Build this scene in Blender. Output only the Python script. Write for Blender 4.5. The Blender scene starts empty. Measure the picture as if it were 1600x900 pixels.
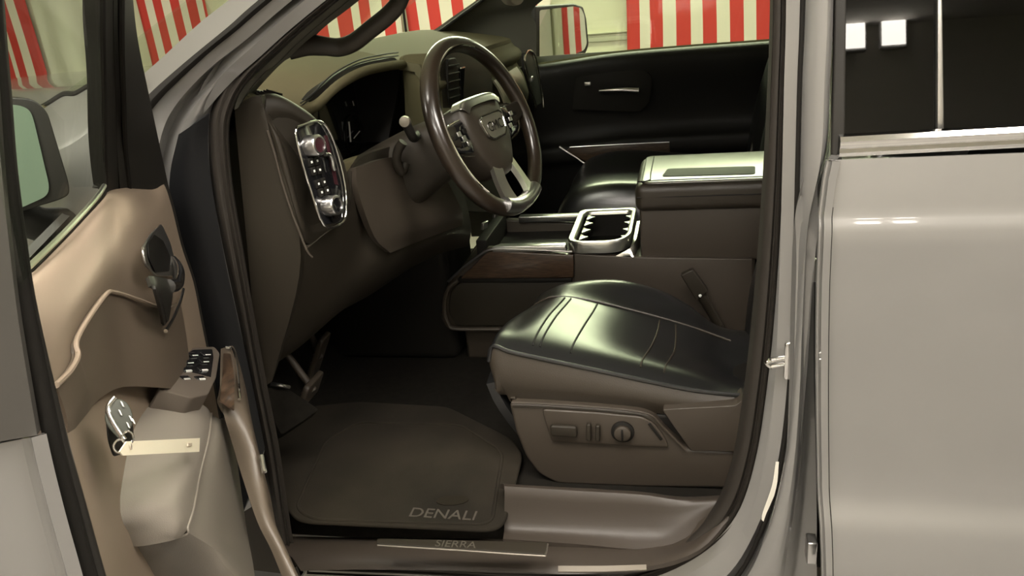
import bpy, bmesh, math, random
from mathutils import Vector, Matrix
random.seed(7)
V = Vector
PI = math.pi
R_ = math.radians
scn = bpy.context.scene
COL = scn.collection

# ------------------------------------------------------------------ camera
# x runs along the truck towards its tail, y across it (0 = driver side skin), z up, metres
FPX = 1250.0
CAM = V((0.0, -1.1726, 1.6043))
pit, rol, yaw = R_(21), R_(5.3), R_(13.3)
FW = V((-math.sin(yaw) * math.cos(pit), math.cos(yaw) * math.cos(pit), -math.sin(pit)))
r0 = V((math.cos(yaw), math.sin(yaw), 0))
u0 = r0.cross(FW)
RT = r0 * math.cos(rol) - u0 * math.sin(rol)
UP = u0 * math.cos(rol) + r0 * math.sin(rol)
cam = bpy.data.cameras.new('camera')
cam.sensor_width = 36
cam.lens = FPX / 1600 * 36
cam.clip_start = 0.02
co = bpy.data.objects.new('camera', cam)
COL.objects.link(co)
M3 = Matrix((RT, UP, -FW)).transposed()
co.matrix_world = Matrix.Translation(CAM) @ M3.to_4x4()
scn.camera = co


def ray(px, py):
    return (FW * FPX + RT * (px - 800) - UP * (py - 450)).normalized()


def hitp(px, py, P, n):
    d = ray(px, py)
    return CAM + d * ((P - CAM).dot(n) / d.dot(n))


def Y(px, py, y=0.0):
    return hitp(px, py, V((0, y, 0)), V((0, 1, 0)))


def X(px, py, x):
    return hitp(px, py, V((x, 0, 0)), V((1, 0, 0)))


def Z(px, py, z):
    return hitp(px, py, V((0, 0, z)), V((0, 0, 1)))


# the opened driver door: u from hinge to latch, w towards the cabin side
PH = R_(63)
DO = V((-1.02, 0, 0))
DUV = V((math.cos(PH), -math.sin(PH), 0))
DWV = V((math.sin(PH), math.cos(PH), 0))
UZ = V((0, 0, 1))


def D(px, py, w):
    return hitp(px, py, DO + DWV * w, DWV)


def DU(px, py, u):
    return hitp(px, py, DO + DUV * u, DUV)


def DP(u, w, z):
    return DO + DUV * u + DWV * w + UZ * z


# the steering wheel plane
wt, wy = R_(20.7), R_(-14.8)
WC = V((-.419, .5, 1.317))
WN = V((math.cos(wt) * math.cos(wy), math.cos(wt) * math.sin(wy), math.sin(wt)))
WX = V((-math.sin(wy), math.cos(wy), 0))
WY = WN.cross(WX)


def W(px, py, h):
    return hitp(px, py, WC + WN * h, WN)


HUB = [0.0, 0.0]


def WP(a, b, h=0.0):
    return WC + WX * a + WY * (b + HUB[1]) + WN * (h + HUB[0])


# ------------------------------------------------------------------ materials
def nodes(name):
    m = bpy.data.materials.new(name)
    m.use_nodes = True
    nt = m.node_tree
    return m, nt, nt.nodes['Principled BSDF']


def mat(name, col, rough=.5, metal=0.0, coat=0.0, coat_r=.05, spec=.5, bump=0.0, bscale=200, var=0.0, vscale=6, sheen=0, emit=None, estr=0, stretch=None, ior=None):
    m, nt, b = nodes(name)
    b.inputs['Base Color'].default_value = (*col, 1)
    b.inputs['Roughness'].default_value = rough
    b.inputs['Metallic'].default_value = metal
    b.inputs['Specular IOR Level'].default_value = spec
    b.inputs['Coat Weight'].default_value = coat
    b.inputs['Coat Roughness'].default_value = coat_r
    if ior:
        b.inputs['IOR'].default_value = ior
    if emit:
        b.inputs['Emission Color'].default_value = (*emit, 1)
        b.inputs['Emission Strength'].default_value = estr
    tc = nt.nodes.new('ShaderNodeTexCoord')
    src = tc.outputs['Object']
    if stretch:
        mp = nt.nodes.new('ShaderNodeMapping')
        mp.inputs['Scale'].default_value = stretch
        nt.links.new(src, mp.inputs['Vector'])
        src = mp.outputs['Vector']
    if var:
        n = nt.nodes.new('ShaderNodeTexNoise')
        n.inputs['Scale'].default_value = vscale
        n.inputs['Detail'].default_value = 5
        nt.links.new(src, n.inputs['Vector'])
        rp = nt.nodes.new('ShaderNodeValToRGB')
        rp.color_ramp.elements[0].position = .3
        rp.color_ramp.elements[1].position = .7
        rp.color_ramp.elements[0].color = (*[max(0, c * (1 - var)) for c in col], 1)
        rp.color_ramp.elements[1].color = (*[min(1, c * (1 + var)) for c in col], 1)
        nt.links.new(n.outputs['Fac'], rp.inputs['Fac'])
        nt.links.new(rp.outputs['Color'], b.inputs['Base Color'])
    if bump:
        n = nt.nodes.new('ShaderNodeTexNoise')
        n.inputs['Scale'].default_value = bscale
        n.inputs['Detail'].default_value = 3
        nt.links.new(tc.outputs['Object'], n.inputs['Vector'])
        bp = nt.nodes.new('ShaderNodeBump')
        bp.inputs['Strength'].default_value = bump
        bp.inputs['Distance'].default_value = .001
        nt.links.new(n.outputs['Fac'], bp.inputs['Height'])
        nt.links.new(bp.outputs['Normal'], b.inputs['Normal'])
    return m


def glass(name, tint, cap=.08):
    m = bpy.data.materials.new(name)
    m.use_nodes = True
    nt = m.node_tree
    nt.nodes.clear()
    out = nt.nodes.new('ShaderNodeOutputMaterial')
    t = nt.nodes.new('ShaderNodeBsdfTransparent')
    t.inputs['Color'].default_value = (*tint, 1)
    g = nt.nodes.new('ShaderNodeBsdfGlossy')
    g.inputs['Roughness'].default_value = .01
    f = nt.nodes.new('ShaderNodeFresnel')
    f.inputs['IOR'].default_value = 1.5
    mx = nt.nodes.new('ShaderNodeMixShader')
    mn = nt.nodes.new('ShaderNodeMath')
    mn.operation = 'MINIMUM'
    mn.inputs[1].default_value = cap
    nt.links.new(f.outputs[0], mn.inputs[0])
    nt.links.new(mn.outputs[0], mx.inputs[0])
    nt.links.new(t.outputs[0], mx.inputs[1])
    nt.links.new(g.outputs[0], mx.inputs[2])
    nt.links.new(mx.outputs[0], out.inputs[0])
    return m


PAINT = mat('silver_grey_paint', (.27, .262, .25), .38, .55, 1.0, .04, var=.06, vscale=3)
JAMB = PAINT
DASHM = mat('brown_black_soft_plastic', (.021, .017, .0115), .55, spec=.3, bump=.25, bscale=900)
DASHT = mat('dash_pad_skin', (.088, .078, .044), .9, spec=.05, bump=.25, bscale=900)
TRIM = mat('door_trim_brown', (.235, .182, .135), .5, bump=.25, bscale=900)
TRIMD = mat('door_insert_brown', (.105, .080, .058), .5, bump=.3, bscale=800)
TRIMB = mat('black_door_trim', (.0095, .009, .008), .55, spec=.25, bump=.3, bscale=800)
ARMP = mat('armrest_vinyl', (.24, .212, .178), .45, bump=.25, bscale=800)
LEATH = mat('black_leather', (.010, .010, .010), .30, spec=.7, coat=.3, coat_r=.25, bump=.22, bscale=520)
LEATHB = mat('brown_leather', (.034, .027, .019), .42, bump=.3, bscale=520)
LID = mat('console_lid_leather', (.10, .095, .07), .3, coat=.6, coat_r=.22, bump=.15, bscale=600)
SEATP = mat('seat_side_plastic', (.042, .033, .024), .5, bump=.2, bscale=900)
RUB = mat('black_rubber', (.009, .008, .0065), .6, spec=.2, bump=.2, bscale=700)
SEAL = mat('brown_black_weatherstrip', (.024, .020, .016), .6, spec=.3, bump=.2, bscale=700)
PIANO = mat('gloss_black', (.008, .008, .009), .08, coat=1)
BLACKF = mat('satin_black_frame', (.017, .0155, .013), .5, spec=.3)
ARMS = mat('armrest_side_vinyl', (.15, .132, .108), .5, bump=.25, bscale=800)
BEZ = mat('pale_satin_bezel', (.80, .80, .74), .3, 1.0)
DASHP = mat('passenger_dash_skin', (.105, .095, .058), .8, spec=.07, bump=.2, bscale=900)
GLOVE = mat('glovebox_skin', (.10, .09, .056), .38, spec=.6, coat=.3, coat_r=.3, bump=.2, bscale=900)
ENDF = mat('grey_end_face', (.050, .046, .040), .5)
TRIMP = mat('pull_handle_brown', (.095, .074, .054), .45, bump=.2, bscale=900)
PODM = mat('switch_pod_plastic', (.11, .09, .072), .5, bump=.2, bscale=900)
TREAD = mat('dull_tread_plate', (.16, .14, .11), .5)
DULLM = mat('dull_metal', (.20, .18, .15), .45, .8)
HINGE_SHADE = mat('blue_black_shade', (.006, .0062, .0068), .5, spec=.25)
CHR = mat('chrome', (.82, .81, .79), .09, 1.0)
SATIN = mat('satin_metal', (.62, .61, .60), .28, 1.0)
WOOD = mat('dark_open_grain_wood', (.050, .030, .018), .35, coat=.4, var=.6, vscale=18, stretch=(2, 2, 22))
CARPET = mat('floor_carpet', (.008, .0068, .005), .95, spec=.15, bump=.8, bscale=900, var=.3, vscale=60)
MATM = mat('floor_mat_pile', (.019, .0155, .0105), .95, spec=.2, bump=.8, bscale=700, var=.4, vscale=5)
MATT = mat('mat_lettering', (.055, .046, .035), .8)
MATD = mat('mat_dark_inlay', (.012, .009, .005), .8, spec=.2)
SILLP = mat('sill_trim_plastic', (.036, .028, .021), .5, bump=.2, bscale=900)
HEADL = mat('headliner_cloth', (.40, .38, .30), .9, bump=.3, bscale=900)
PTRIM = mat('pillar_trim_cloth', (.075, .072, .055), .85, bump=.3, bscale=900)
SCREEN = mat('dark_screen', (.01, .011, .012), .06, coat=1)
KNOBR = mat('dark_red_knob_face', (.035, .008, .012), .35)
MIRR = mat('mirror_silvering', (.78, .82, .78), .015, 1.0)
MIRRG = mat('tinted_mirror_silvering', (.30, .42, .36), .015, 1.0)
SEAM = mat('dark_seam_thread', (.010, .009, .008), .7)
STITCH = mat('pale_stitch_thread', (.33, .28, .21), .7)
TAG = mat('cream_card', (.95, .87, .68), .6)
TAGI = mat('tag_print', (.50, .42, .33), .7)
FOB = mat('grey_fob_plastic', (.030, .032, .022), .5, spec=.3)
LABELM = mat('white_sticker', (.75, .72, .62), .5)
ORANGE = mat('warm_lamp_lens', (.5, .35, .2), .3)
WHITEP = mat('white_print', (.75, .75, .72), .5)
LAMPW = mat('lamp_diffuser', (.9, .9, .9), .5, emit=(1, .93, .84), estr=20)
LAMPY = mat('added_tube_diffuser', (.9, .9, .8), .5, emit=(.95, 1, .66), estr=13)
LAMPH = mat('lamp_housing', (.7, .7, .68), .5)
WALLM = mat('pale_painted_wall', (.74, .74, .52), .75, bump=.1, bscale=60, var=.03, vscale=2)
WALLG = mat('wall_groove', (.50, .50, .36), .8)
WALLB = mat('rear_wall_paint', (.60, .57, .50), .8)
FLOORM = mat('grey_concrete', (.20, .19, .175), .5, var=.35, vscale=2, bump=.1, bscale=80)
CEILM = mat('ceiling_board', (.70, .68, .62), .9)
FRED = mat('flag_red', (.60, .048, .035), .75)
FWHT = mat('flag_white', (.80, .76, .60), .75)
SHEET = mat('white_sheet_cloth', (.74, .76, .58), .85)
CABW = mat('white_cabinet_paint', (.72, .70, .64), .5)
TYRE = mat('tyre_rubber', (.02, .02, .02), .8)
GLASS = glass('clear_glass', (.93, .96, .92))
GLASSD = glass('privacy_glass', (.06, .055, .045), .3)


# ------------------------------------------------------------------ mesh builder
def cr(pts, n=6, closed=False):
    """Catmull-Rom through pts"""
    if len(pts) < 3 or n <= 1:
        if n <= 1:
            return list(pts)
        return [pts[0].lerp(pts[1], i / n) for i in range(n)] + [pts[1]]
    out = []
    N = len(pts)
    segs = N if closed else N - 1
    for i in range(segs):
        if closed:
            a, b, c, d = pts[i - 1], pts[i], pts[(i + 1) % N], pts[(i + 2) % N]
        else:
            b, c = pts[i], pts[i + 1]
            a = pts[i - 1] if i else b * 2 - c
            d = pts[i + 2] if i + 2 < N else c * 2 - b
        for k in range(n):
            t = k / n
            out.append(.5 * ((2 * b) + (c - a) * t + (2 * a - 5 * b + 4 * c - d) * t * t + (3 * b - a - 3 * c + d) * t ** 3))
    if not closed:
        out.append(pts[-1].copy())
    return out


def fillet(pts, r, seg=5):
    """round the corners of a closed 3-D polygon"""
    out = []
    N = len(pts)
    rr = r if isinstance(r, (list, tuple)) else [r] * N
    for i in range(N):
        p, a, b = pts[i], pts[i - 1], pts[(i + 1) % N]
        if rr[i] <= 0:
            out.append(p.copy())
            continue
        da, db = (a - p), (b - p)
        ra = min(rr[i], da.length * .49)
        rb = min(rr[i], db.length * .49)
        A, B = p + da.normalized() * ra, p + db.normalized() * rb
        for k in range(seg + 1):
            t = k / seg
            out.append(A * (1 - t) ** 2 + p * 2 * t * (1 - t) + B * t * t)
    return out


class MB:
    def __init__(s):
        s.bm = bmesh.new()

    def merge(s, b2, mi=0):
        vm = [s.bm.verts.new(v.co) for v in b2.verts]
        b2.verts.index_update()
        for f in b2.faces:
            try:
                nf = s.bm.faces.new([vm[v.index] for v in f.verts])
                nf.material_index = mi
            except ValueError:
                pass
        b2.free()
        return s

    def patch(s, rows, n=5, m=5, thick=.006, mi=0, away=CAM, cl=False):
        """rows of points; n subdivisions along a row, m between rows; thickness grows away from `away`"""
        rs = [cr(r, n, cl) for r in rows]
        cols = len(rs[0])
        g = [cr([r[j] for r in rs], m) for j in range(cols)]
        H = len(g[0])
        nrm = {}
        sg = 0
        for j in range(cols):
            for i in range(H):
                if cl:
                    du = g[(j + 1) % cols][i] - g[j - 1][i]
                else:
                    du = g[min(j + 1, cols - 1)][i] - g[max(j - 1, 0)][i]
                dv = g[j][min(i + 1, H - 1)] - g[j][max(i - 1, 0)]
                q = du.cross(dv)
                q = q.normalized() if q.length > 1e-12 else V((0, 0, 0))
                nrm[j, i] = q
                sg += q.dot((g[j][i] - away).normalized())
        sgn = 1 if sg > 0 else -1
        b = bmesh.new()
        T = [[b.verts.new(g[j][i]) for i in range(H)] for j in range(cols)]
        B = [[b.verts.new(g[j][i] + nrm[j, i] * thick * sgn) for i in range(H)] for j in range(cols)]
        J = cols if cl else cols - 1
        for j in range(J):
            k = (j + 1) % cols
            for i in range(H - 1):
                b.faces.new((T[j][i], T[j][i + 1], T[k][i + 1], T[k][i]))
                b.faces.new((B[j][i], B[k][i], B[k][i + 1], B[j][i + 1]))
            b.faces.new((T[j][0], T[k][0], B[k][0], B[j][0]))
            b.faces.new((T[j][H - 1], B[j][H - 1], B[k][H - 1], T[k][H - 1]))
        if not cl:
            for i in range(H - 1):
                b.faces.new((T[0][i], B[0][i], B[0][i + 1], T[0][i + 1]))
                b.faces.new((T[-1][i], T[-1][i + 1], B[-1][i + 1], B[-1][i]))
        bmesh.ops.recalc_face_normals(b, faces=b.faces)
        return s.merge(b, mi)

    def prism(s, pts, d, bev=.003, seg=3, mi=0):
        b = bmesh.new()
        a = [b.verts.new(p) for p in pts]
        c = [b.verts.new(p + d) for p in pts]
        N = len(pts)
        b.faces.new(a)
        b.faces.new(list(reversed(c)))
        for i in range(N):
            b.faces.new((a[i], c[i], c[(i + 1) % N], a[(i + 1) % N]))
        bmesh.ops.recalc_face_normals(b, faces=b.faces)
        if bev:
            es = [e for e in b.edges if len(e.link_faces) == 2 and e.calc_face_angle(0) > .6]
            bmesh.ops.bevel(b, geom=es, offset=bev, segments=seg, affect='EDGES', profile=.5, clamp_overlap=True)
        return s.merge(b, mi)

    def box(s, lo, hi, bev=.004, seg=3, mi=0):
        lo, hi = V(lo), V(hi)
        p = [V((lo.x, lo.y, lo.z)), V((hi.x, lo.y, lo.z)), V((hi.x, hi.y, lo.z)), V((lo.x, hi.y, lo.z))]
        return s.prism(p, V((0, 0, hi.z - lo.z)), bev, seg, mi)

    def obox(s, c, ax, ay, az, bev=.003, seg=3, mi=0):
        """box from its centre and three half axes"""
        p = [c - ax - ay - az, c + ax - ay - az, c + ax + ay - az, c - ax + ay - az]
        return s.prism(p, az * 2, bev, seg, mi)

    def tube(s, pts, r, n=6, k=12, closed=False, mi=0, flat=1.0, up=None):
        P = cr(pts, n, closed)
        N = len(P)
        rr = r if callable(r) else (lambda t: r)
        b = bmesh.new()
        rings = []
        nv = None
        for i in range(N):
            t = (P[(i + 1) % N] - P[i - 1]) if closed else (P[min(i + 1, N - 1)] - P[max(i - 1, 0)])
            t.normalize()
            if up is not None:
                nv = up - t * up.dot(t)
            elif nv is None:
                nv = t.orthogonal()
            else:
                nv = nv - t * nv.dot(t)
            nv = nv.normalized()
            bv = t.cross(nv)
            R = rr(i / max(1, N - 1))
            rings.append([b.verts.new(P[i] + nv * math.cos(a) * R + bv * math.sin(a) * R * flat) for a in [2 * PI * q / k for q in range(k)]])
        J = N if closed else N - 1
        for i in range(J):
            A, B = rings[i], rings[(i + 1) % N]
            for q in range(k):
                b.faces.new((A[q], A[(q + 1) % k], B[(q + 1) % k], B[q]))
        if not closed:
            b.faces.new(rings[0])
            b.faces.new(rings[-1])
        bmesh.ops.recalc_face_normals(b, faces=b.faces)
        return s.merge(b, mi)

    def lathe(s, prof, c, axis, k=32, mi=0):
        axis = axis.normalized()
        e = axis.orthogonal().normalized()
        f = axis.cross(e)
        b = bmesh.new()
        rings = []
        for r, h in prof:
            if r < 1e-6:
                rings.append([b.verts.new(c + axis * h)])
            else:
                rings.append([b.verts.new(c + axis * h + (e * math.cos(a) + f * math.sin(a)) * r) for a in [2 * PI * q / k for q in range(k)]])
        for A, B in zip(rings, rings[1:]):
            for q in range(k):
                p = (q + 1) % k
                if len(A) == 1 and len(B) == 1:
                    continue
                if len(A) == 1:
                    b.faces.new((A[0], B[q], B[p]))
                elif len(B) == 1:
                    b.faces.new((A[q], A[p], B[0]))
                else:
                    b.faces.new((A[q], A[p], B[p], B[q]))
        bmesh.ops.recalc_face_normals(b, faces=b.faces)
        return s.merge(b, mi)

    def loft(s, secs, m=5, mi=0, cap=True):
        """closed sections lofted in order"""
        K = len(secs[0])
        g = [cr([q[j] for q in secs], m) for j in range(K)]
        H = len(g[0])
        b = bmesh.new()
        vs = [[b.verts.new(g[j][i]) for j in range(K)] for i in range(H)]
        for i in range(H - 1):
            for j in range(K):
                k = (j + 1) % K
                b.faces.new((vs[i][j], vs[i][k], vs[i + 1][k], vs[i + 1][j]))
        if cap:
            b.faces.new(vs[0])
            b.faces.new(vs[-1])
        bmesh.ops.recalc_face_normals(b, faces=b.faces)
        return s.merge(b, mi)

    def build(s, name, mats, parent=None, sharp=.65, **props):
        me = bpy.data.meshes.new(name)
        s.bm.normal_update()
        for e in s.bm.edges:
            if len(e.link_faces) == 2 and e.calc_face_angle(0) > sharp:
                e.smooth = False
        for f in s.bm.faces:
            f.smooth = True
        s.bm.to_mesh(me)
        s.bm.free()
        for m in (mats if isinstance(mats, (list, tuple)) else [mats]):
            me.materials.append(m)
        o = bpy.data.objects.new(name, me)
        COL.objects.link(o)
        if parent is not None:
            adopt(o, parent)
        for k, v in props.items():
            o[k] = v
        return o


def adopt(o, parent):
    o.parent = parent
    base = parent.location if parent.type == 'EMPTY' else V((0, 0, 0))
    o.matrix_parent_inverse = Matrix.Translation(-base)


def thing(name, label, cat, loc, group=None):
    o = bpy.data.objects.new(name, None)
    COL.objects.link(o)
    o.location = loc
    o.empty_display_size = .1
    o['label'], o['category'] = label, cat
    if group:
        o['group'] = group
    return o


def tag(o, label, cat, group=None):
    o['label'], o['category'] = label, cat
    if group:
        o['group'] = group
    return o


def text(name, body, size, origin, ex, ey, m, parent, depth=.0006):
    """flat raised lettering; ex, ey: the reading direction and the up direction"""
    cu = bpy.data.curves.new(name, 'FONT')
    cu.body = body
    cu.size = size
    cu.extrude = depth
    cu.align_x = 'CENTER'
    cu.align_y = 'CENTER'
    o0 = bpy.data.objects.new('tmp', cu)
    COL.objects.link(o0)
    bpy.context.view_layer.update()
    me = bpy.data.meshes.new_from_object(o0.evaluated_get(bpy.context.evaluated_depsgraph_get()))
    bpy.data.objects.remove(o0)
    ex = ex.normalized()
    ez = ex.cross(ey).normalized()
    ey2 = ez.cross(ex)
    mt = Matrix((ex, ey2, ez)).transposed().to_4x4()
    mt.translation = origin
    me.transform(mt)
    me.materials.clear()
    me.materials.append(m)
    me.name = name
    o = bpy.data.objects.new(name, me)
    COL.objects.link(o)
    if parent is not None:
        adopt(o, parent)
    return o


def ys(pts, y):
    return [Y(a, b, y) for a, b in pts]


def yv(pts):
    return [Y(a, b, c) for a, b, c in pts]


def struct(name, mb, m):
    o = mb.build(name, m)
    o['kind'] = 'structure'
    return o


# ================================================================== the garage
X0, X1, Y0, Y1, ZC = -8.0, 6.5, -5.5, 4.2, 3.3
struct('floor', MB().box((X0, Y0, -.1), (X1, Y1 + .1, 0), 0), FLOORM)
struct('ceiling', MB().box((X0, Y0, ZC), (X1, Y1 + .1, ZC + .1), 0), CEILM)
struct('wall_far', MB().box((X0, Y1, 0), (X1, Y1 + .1, ZC), 0), WALLM)
struct('wall_near', MB().box((X0, Y0 - .1, 0), (X1, Y0, ZC), 0), WALLB)
struct('wall_front', MB().box((X0 - .1, Y0, 0), (X0, Y1, ZC), 0), WALLM)
struct('wall_back', MB().box((X1, Y0, 0), (X1 + .1, Y1, ZC), 0), WALLB)
# the rail that runs along the far wall
gr = MB()
a, b = Y(860, 62, Y1), Y(980, 57, Y1)
gr.box((a.x - 1.5, Y1 - .012, b.z - .02), (b.x + 2, Y1 + .01, b.z + .012), .003)
gr.box((a.x - 1.5, Y1 - .02, b.z + .028), (b.x + 2, Y1 + .01, b.z + .036), .002)
struct('trim_1', gr, WALLG)


def flag(name, edges, ztop, zbot, label, yy=Y1 - .035, py=20, wx=None):
    """edges: photo columns at height py where the stripes change, first stripe red"""
    xs = wx or [Y(e, py, yy).x for e in edges]
    b = bmesh.new()
    rowsn = 14
    xsub = []
    for i in range(len(xs) - 1):
        for k in range(3):
            xsub.append((xs[i] + (xs[i + 1] - xs[i]) * k / 3, i % 2))
    xsub.append((xs[-1], 0))
    ph = random.random() * 6
    grid = []
    for j in range(rowsn + 1):
        z = ztop + (zbot - ztop) * j / rowsn
        grid.append([V((x + .006 * math.sin(z * 5 + x * 3 + ph), yy + .010 * math.sin(x * 9 + ph) * (j / rowsn) ** .5 + .004 * math.sin(z * 4 + x * 5), z)) for x, _ in xsub])
    mb = MB()
    F = [[b.verts.new(p) for p in r] for r in grid]
    K = [[b.verts.new(p + V((0, .004, 0))) for p in r] for r in grid]
    mi = []
    for j in range(rowsn):
        for i in range(len(xsub) - 1):
            for g_, rev in ((F, 0), (K, 1)):
                q = [g_[j][i], g_[j + 1][i], g_[j + 1][i + 1], g_[j][i + 1]]
                f = b.faces.new(q if not rev else q[::-1])
                f.material_index = xsub[i][1]
    n = len(xsub) - 1
    for j in range(rowsn):
        for i in (0, n):
            b.faces.new((F[j][i], F[j + 1][i], K[j + 1][i], K[j][i]))
    for i in range(n):
        for j in (0, rowsn):
            b.faces.new((F[j][i], F[j][i + 1], K[j][i + 1], K[j][i])).material_index = xsub[i][1]
    bmesh.ops.recalc_face_normals(b, faces=b.faces)
    me = bpy.data.meshes.new(name)
    for f in b.faces:
        f.smooth = True
    b.to_mesh(me)
    b.free()
    me.materials.append(FRED)
    me.materials.append(FWHT)
    o = bpy.data.objects.new(name, me)
    COL.objects.link(o)
    tag(o, label, 'flag', 'striped flags hung along the wall')
    return o


flag('hanging_flag', [978, 998, 1014, 1034, 1055, 1078, 1097, 1119, 1140, 1162, 1182, 1204, 1226, 1247], 2.6, .75,
     'red and white striped flag seen above the far door panel through the passenger window')
flag('hanging_flag', [637, 655, 672, 691, 710, 728, 748, 767, 786, 805, 824, 843, 863], 2.6, .75,
     'red and white striped flag behind the windshield, next to the sloping far pillar', py=40)
flag('hanging_flag', [490, 512, 529, 553, 566, 583, 602, 620, 629], 2.6, .75,
     'red and white striped flag framed by the curved grab handle on the near pillar', py=40)
flag('hanging_flag', [214, 227, 239, 252, 265, 279, 290, 306, 316, 320], 2.6, .75,
     'red and white striped flag between the open door frame and the silver windshield pillar', py=0)
flag('hanging_flag', [-62, -45, -30, -12, -5, 8, 22, 40], 2.6, .75,
     'red and white striped flag seen through the open door window above the mirror', py=0)
flag('hanging_flag', None, 2.6, .6, 'red and white striped flag that shows only as a reflection in the far side mirror', wx=[1.75 + .075 * k for k in range(8)])
flagpole = MB().tube([Y(632, 30, Y1 - .06) + V((0, 0, 1.2)), Y(632, 30, Y1 - .06), Y(632, 30, Y1 - .06) - V((0, 0, .7))], .008, 2)
tag(flagpole.build('flag_cord', RUB), 'thin dark cord hanging between the two flags behind the windshield', 'cord')
# white sheet hung between the flags seen through the open door
rows = []
xa, xb = Y(46, 0, Y1 - .05).x, Y(150, 0, Y1 - .05).x
for j in range(6):
    z = 2.6 - j * .36
    rows.append([V((xa + (xb - xa) * i / 10, Y1 - .05 + .016 * math.sin(i * 1.3 + j * .15), z)) for i in range(11)])
tag(MB().patch(rows, 3, 3, .004).build('hanging_sheet', SHEET), 'plain pale cloth sheet hanging beside the flag, seen through the open door window', 'sheet')


def lamp(name, c, hx, hy, label, m=LAMPW, group=None, th=.05, tilt=0):
    t = thing(name, label, 'lamp', c, group)
    ax, ay = V((hx, 0, 0)), V((0, hy * math.cos(tilt), hy * math.sin(tilt)))
    nz = ax.cross(ay).normalized()
    MB().obox(c + nz * th * .5, ax * 1.04 + ax.normalized() * .01, ay + ay.normalized() * .02, nz * th * .5, .006).build('housing', LAMPH, t)
    MB().obox(c - nz * .006, ax, ay, nz * .006, .002).build('diffuser', m, t)
    return t


def wpt(px, py):
    return hitp(px, py, V((0, .030, 1.36)), V((0, -1, .20)).normalized())


# two whose reflections stand in the rear door glass
for px, py in ((1333, 46), (1396, 40)):
    p = wpt(px, py)
    d = (p - CAM).normalized()
    n = V((0, -1, .20)).normalized()
    rd = d - n * 2 * d.dot(n)
    c = p + rd * ((Y0 + .07 - p.y) / rd.y)
    lamp('wall_light', c, .085, .15, 'small bright wall light whose reflection stands in the rear door window', group='wall lights mirrored in the rear window', tilt=R_(90))
for c in (V((-3.9, -1.7, ZC - .06)), V((-.5, -1.1, ZC - .06)), V((1.6, -1.1, ZC - .06)), V((-.5, -3.6, ZC - .06)), V((3.9, 1.6, ZC - .06))):
    lamp('ceiling_light', c, .75, .40, 'large flat ceiling light panel above the bay', group='large ceiling light panels')
for c, hx in ((V((-.9, Y1 - .5, 2.45)), 1.7),):  # unseen tube light, added to put bright reflections on seat and console lid
    lt_ = lamp('added_tube_light', c, hx, .28, 'long unseen tube light added for the bright reflections on seat and console lid', LAMPY, 'unseen tube lights added by the flag wall', tilt=R_(-55))
    for dx in (-1.3, 1.3):
        MB().tube([c + V((dx, .02, .05)), V((c.x + dx, c.y + .02, ZC))], .008, 2, 8).build('added_hanger_rod', LAMPH, lt_)

cab_ = thing('storage_cabinet', 'tall white storage cabinet mirrored in the far side mirror', 'cabinet', V((2.95, Y1 - .25, 0)))
MB().box((2.45, Y1 - .46, .05), (3.45, Y1 - .03, 1.95), .01).build('body', CABW, cab_)
for k in (0, 1):
    dr = MB().box((2.47 + k * .49, Y1 - .48, .08), (2.94 + k * .49, Y1 - .46, 1.93), .004).build('door', CABW, cab_)
    MB().tube([V((2.89 + k * .12, Y1 - .50, .95)), V((2.89 + k * .12, Y1 - .50, 1.1))], .008, 2, 8).build('handle', SATIN, dr)
MB().box((2.47, Y1 - .45, 0), (3.43, Y1 - .05, .05), 0).build('plinth', RUB, cab_)

# ================================================================== the truck
truck = thing('pickup_truck', 'silver grey pickup truck with its driver door open on a dark cabin', 'truck', V((0, 1, 0)))

# ---------------------------------------------------------------- painted frame of the door opening
def up_ext(l, dx=160, dy=-128):
    return [(l[0][0] + dx * 2.5, l[0][1] + dy * 2.4), (l[0][0] + dx, l[0][1] + dy)] + l


def mid0(A, B, t=.5):
    return [(a[0] * (1 - t) + b[0] * t, a[1] * (1 - t) + b[1] * t) for a, b in zip(A, B)]


L0 = [(360, -2), (313, 35), (250, 93), (222, 118), (190, 150), (160, 190)]
L1 = [(406, 0), (357, 43), (289, 99), (232, 150), (200, 190), (180, 240)]
L2 = [(426, -2), (371, 45), (321, 86), (248, 156), (222, 200), (210, 260)]
L3 = [(447, 8), (387, 60), (324, 110), (272, 168), (250, 220), (238, 300)]
L4 = [(462, 12), (392, 75), (342, 122), (289, 190), (267, 260), (266, 330), (290, 430), (322, 560), (345, 680), (380, 800)]
L5 = [(472, 12), (402, 70), (356, 116), (331, 169), (326, 214), (331, 290), (352, 403), (373, 500), (395, 600), (415, 700)]
cf = MB()
cf.patch([ys(up_ext(L0), .10), ys(up_ext(L1), .035)], 6, 1, .02)
cf.patch([ys(up_ext(L2), .035), ys(up_ext([((a[0] + b[0]) / 2 + 1, (a[1] + b[1]) / 2 + 1) for a, b in zip(L2, L3)]), .041), ys(up_ext(L3), .045)], 6, 3, .02)
L3x = L3 + [(250, 420), (280, 560), (310, 680), (350, 800)]
cf.patch([ys(up_ext(L3x), .045), ys(up_ext([((a[0] + b[0]) / 2 - 2, (a[1] + b[1]) / 2 - 2) for a, b in zip(L3x, L4)]), .075), ys(up_ext(L4), .055)], 6, 4, .02)
cf.patch([ys(up_ext(L4), .055), ys(up_ext([(a[0] * .5 + b[0] * .5, a[1] * .5 + b[1] * .5) for a, b in zip(L4, L5)]), .060), ys(up_ext(L5), .085)], 6, 3, .02)
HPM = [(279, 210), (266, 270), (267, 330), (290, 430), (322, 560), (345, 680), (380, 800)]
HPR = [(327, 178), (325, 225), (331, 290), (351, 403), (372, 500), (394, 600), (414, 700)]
hp = MB()  # dark sheet stands in for shade and dark reflection on the hinge jamb
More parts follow.
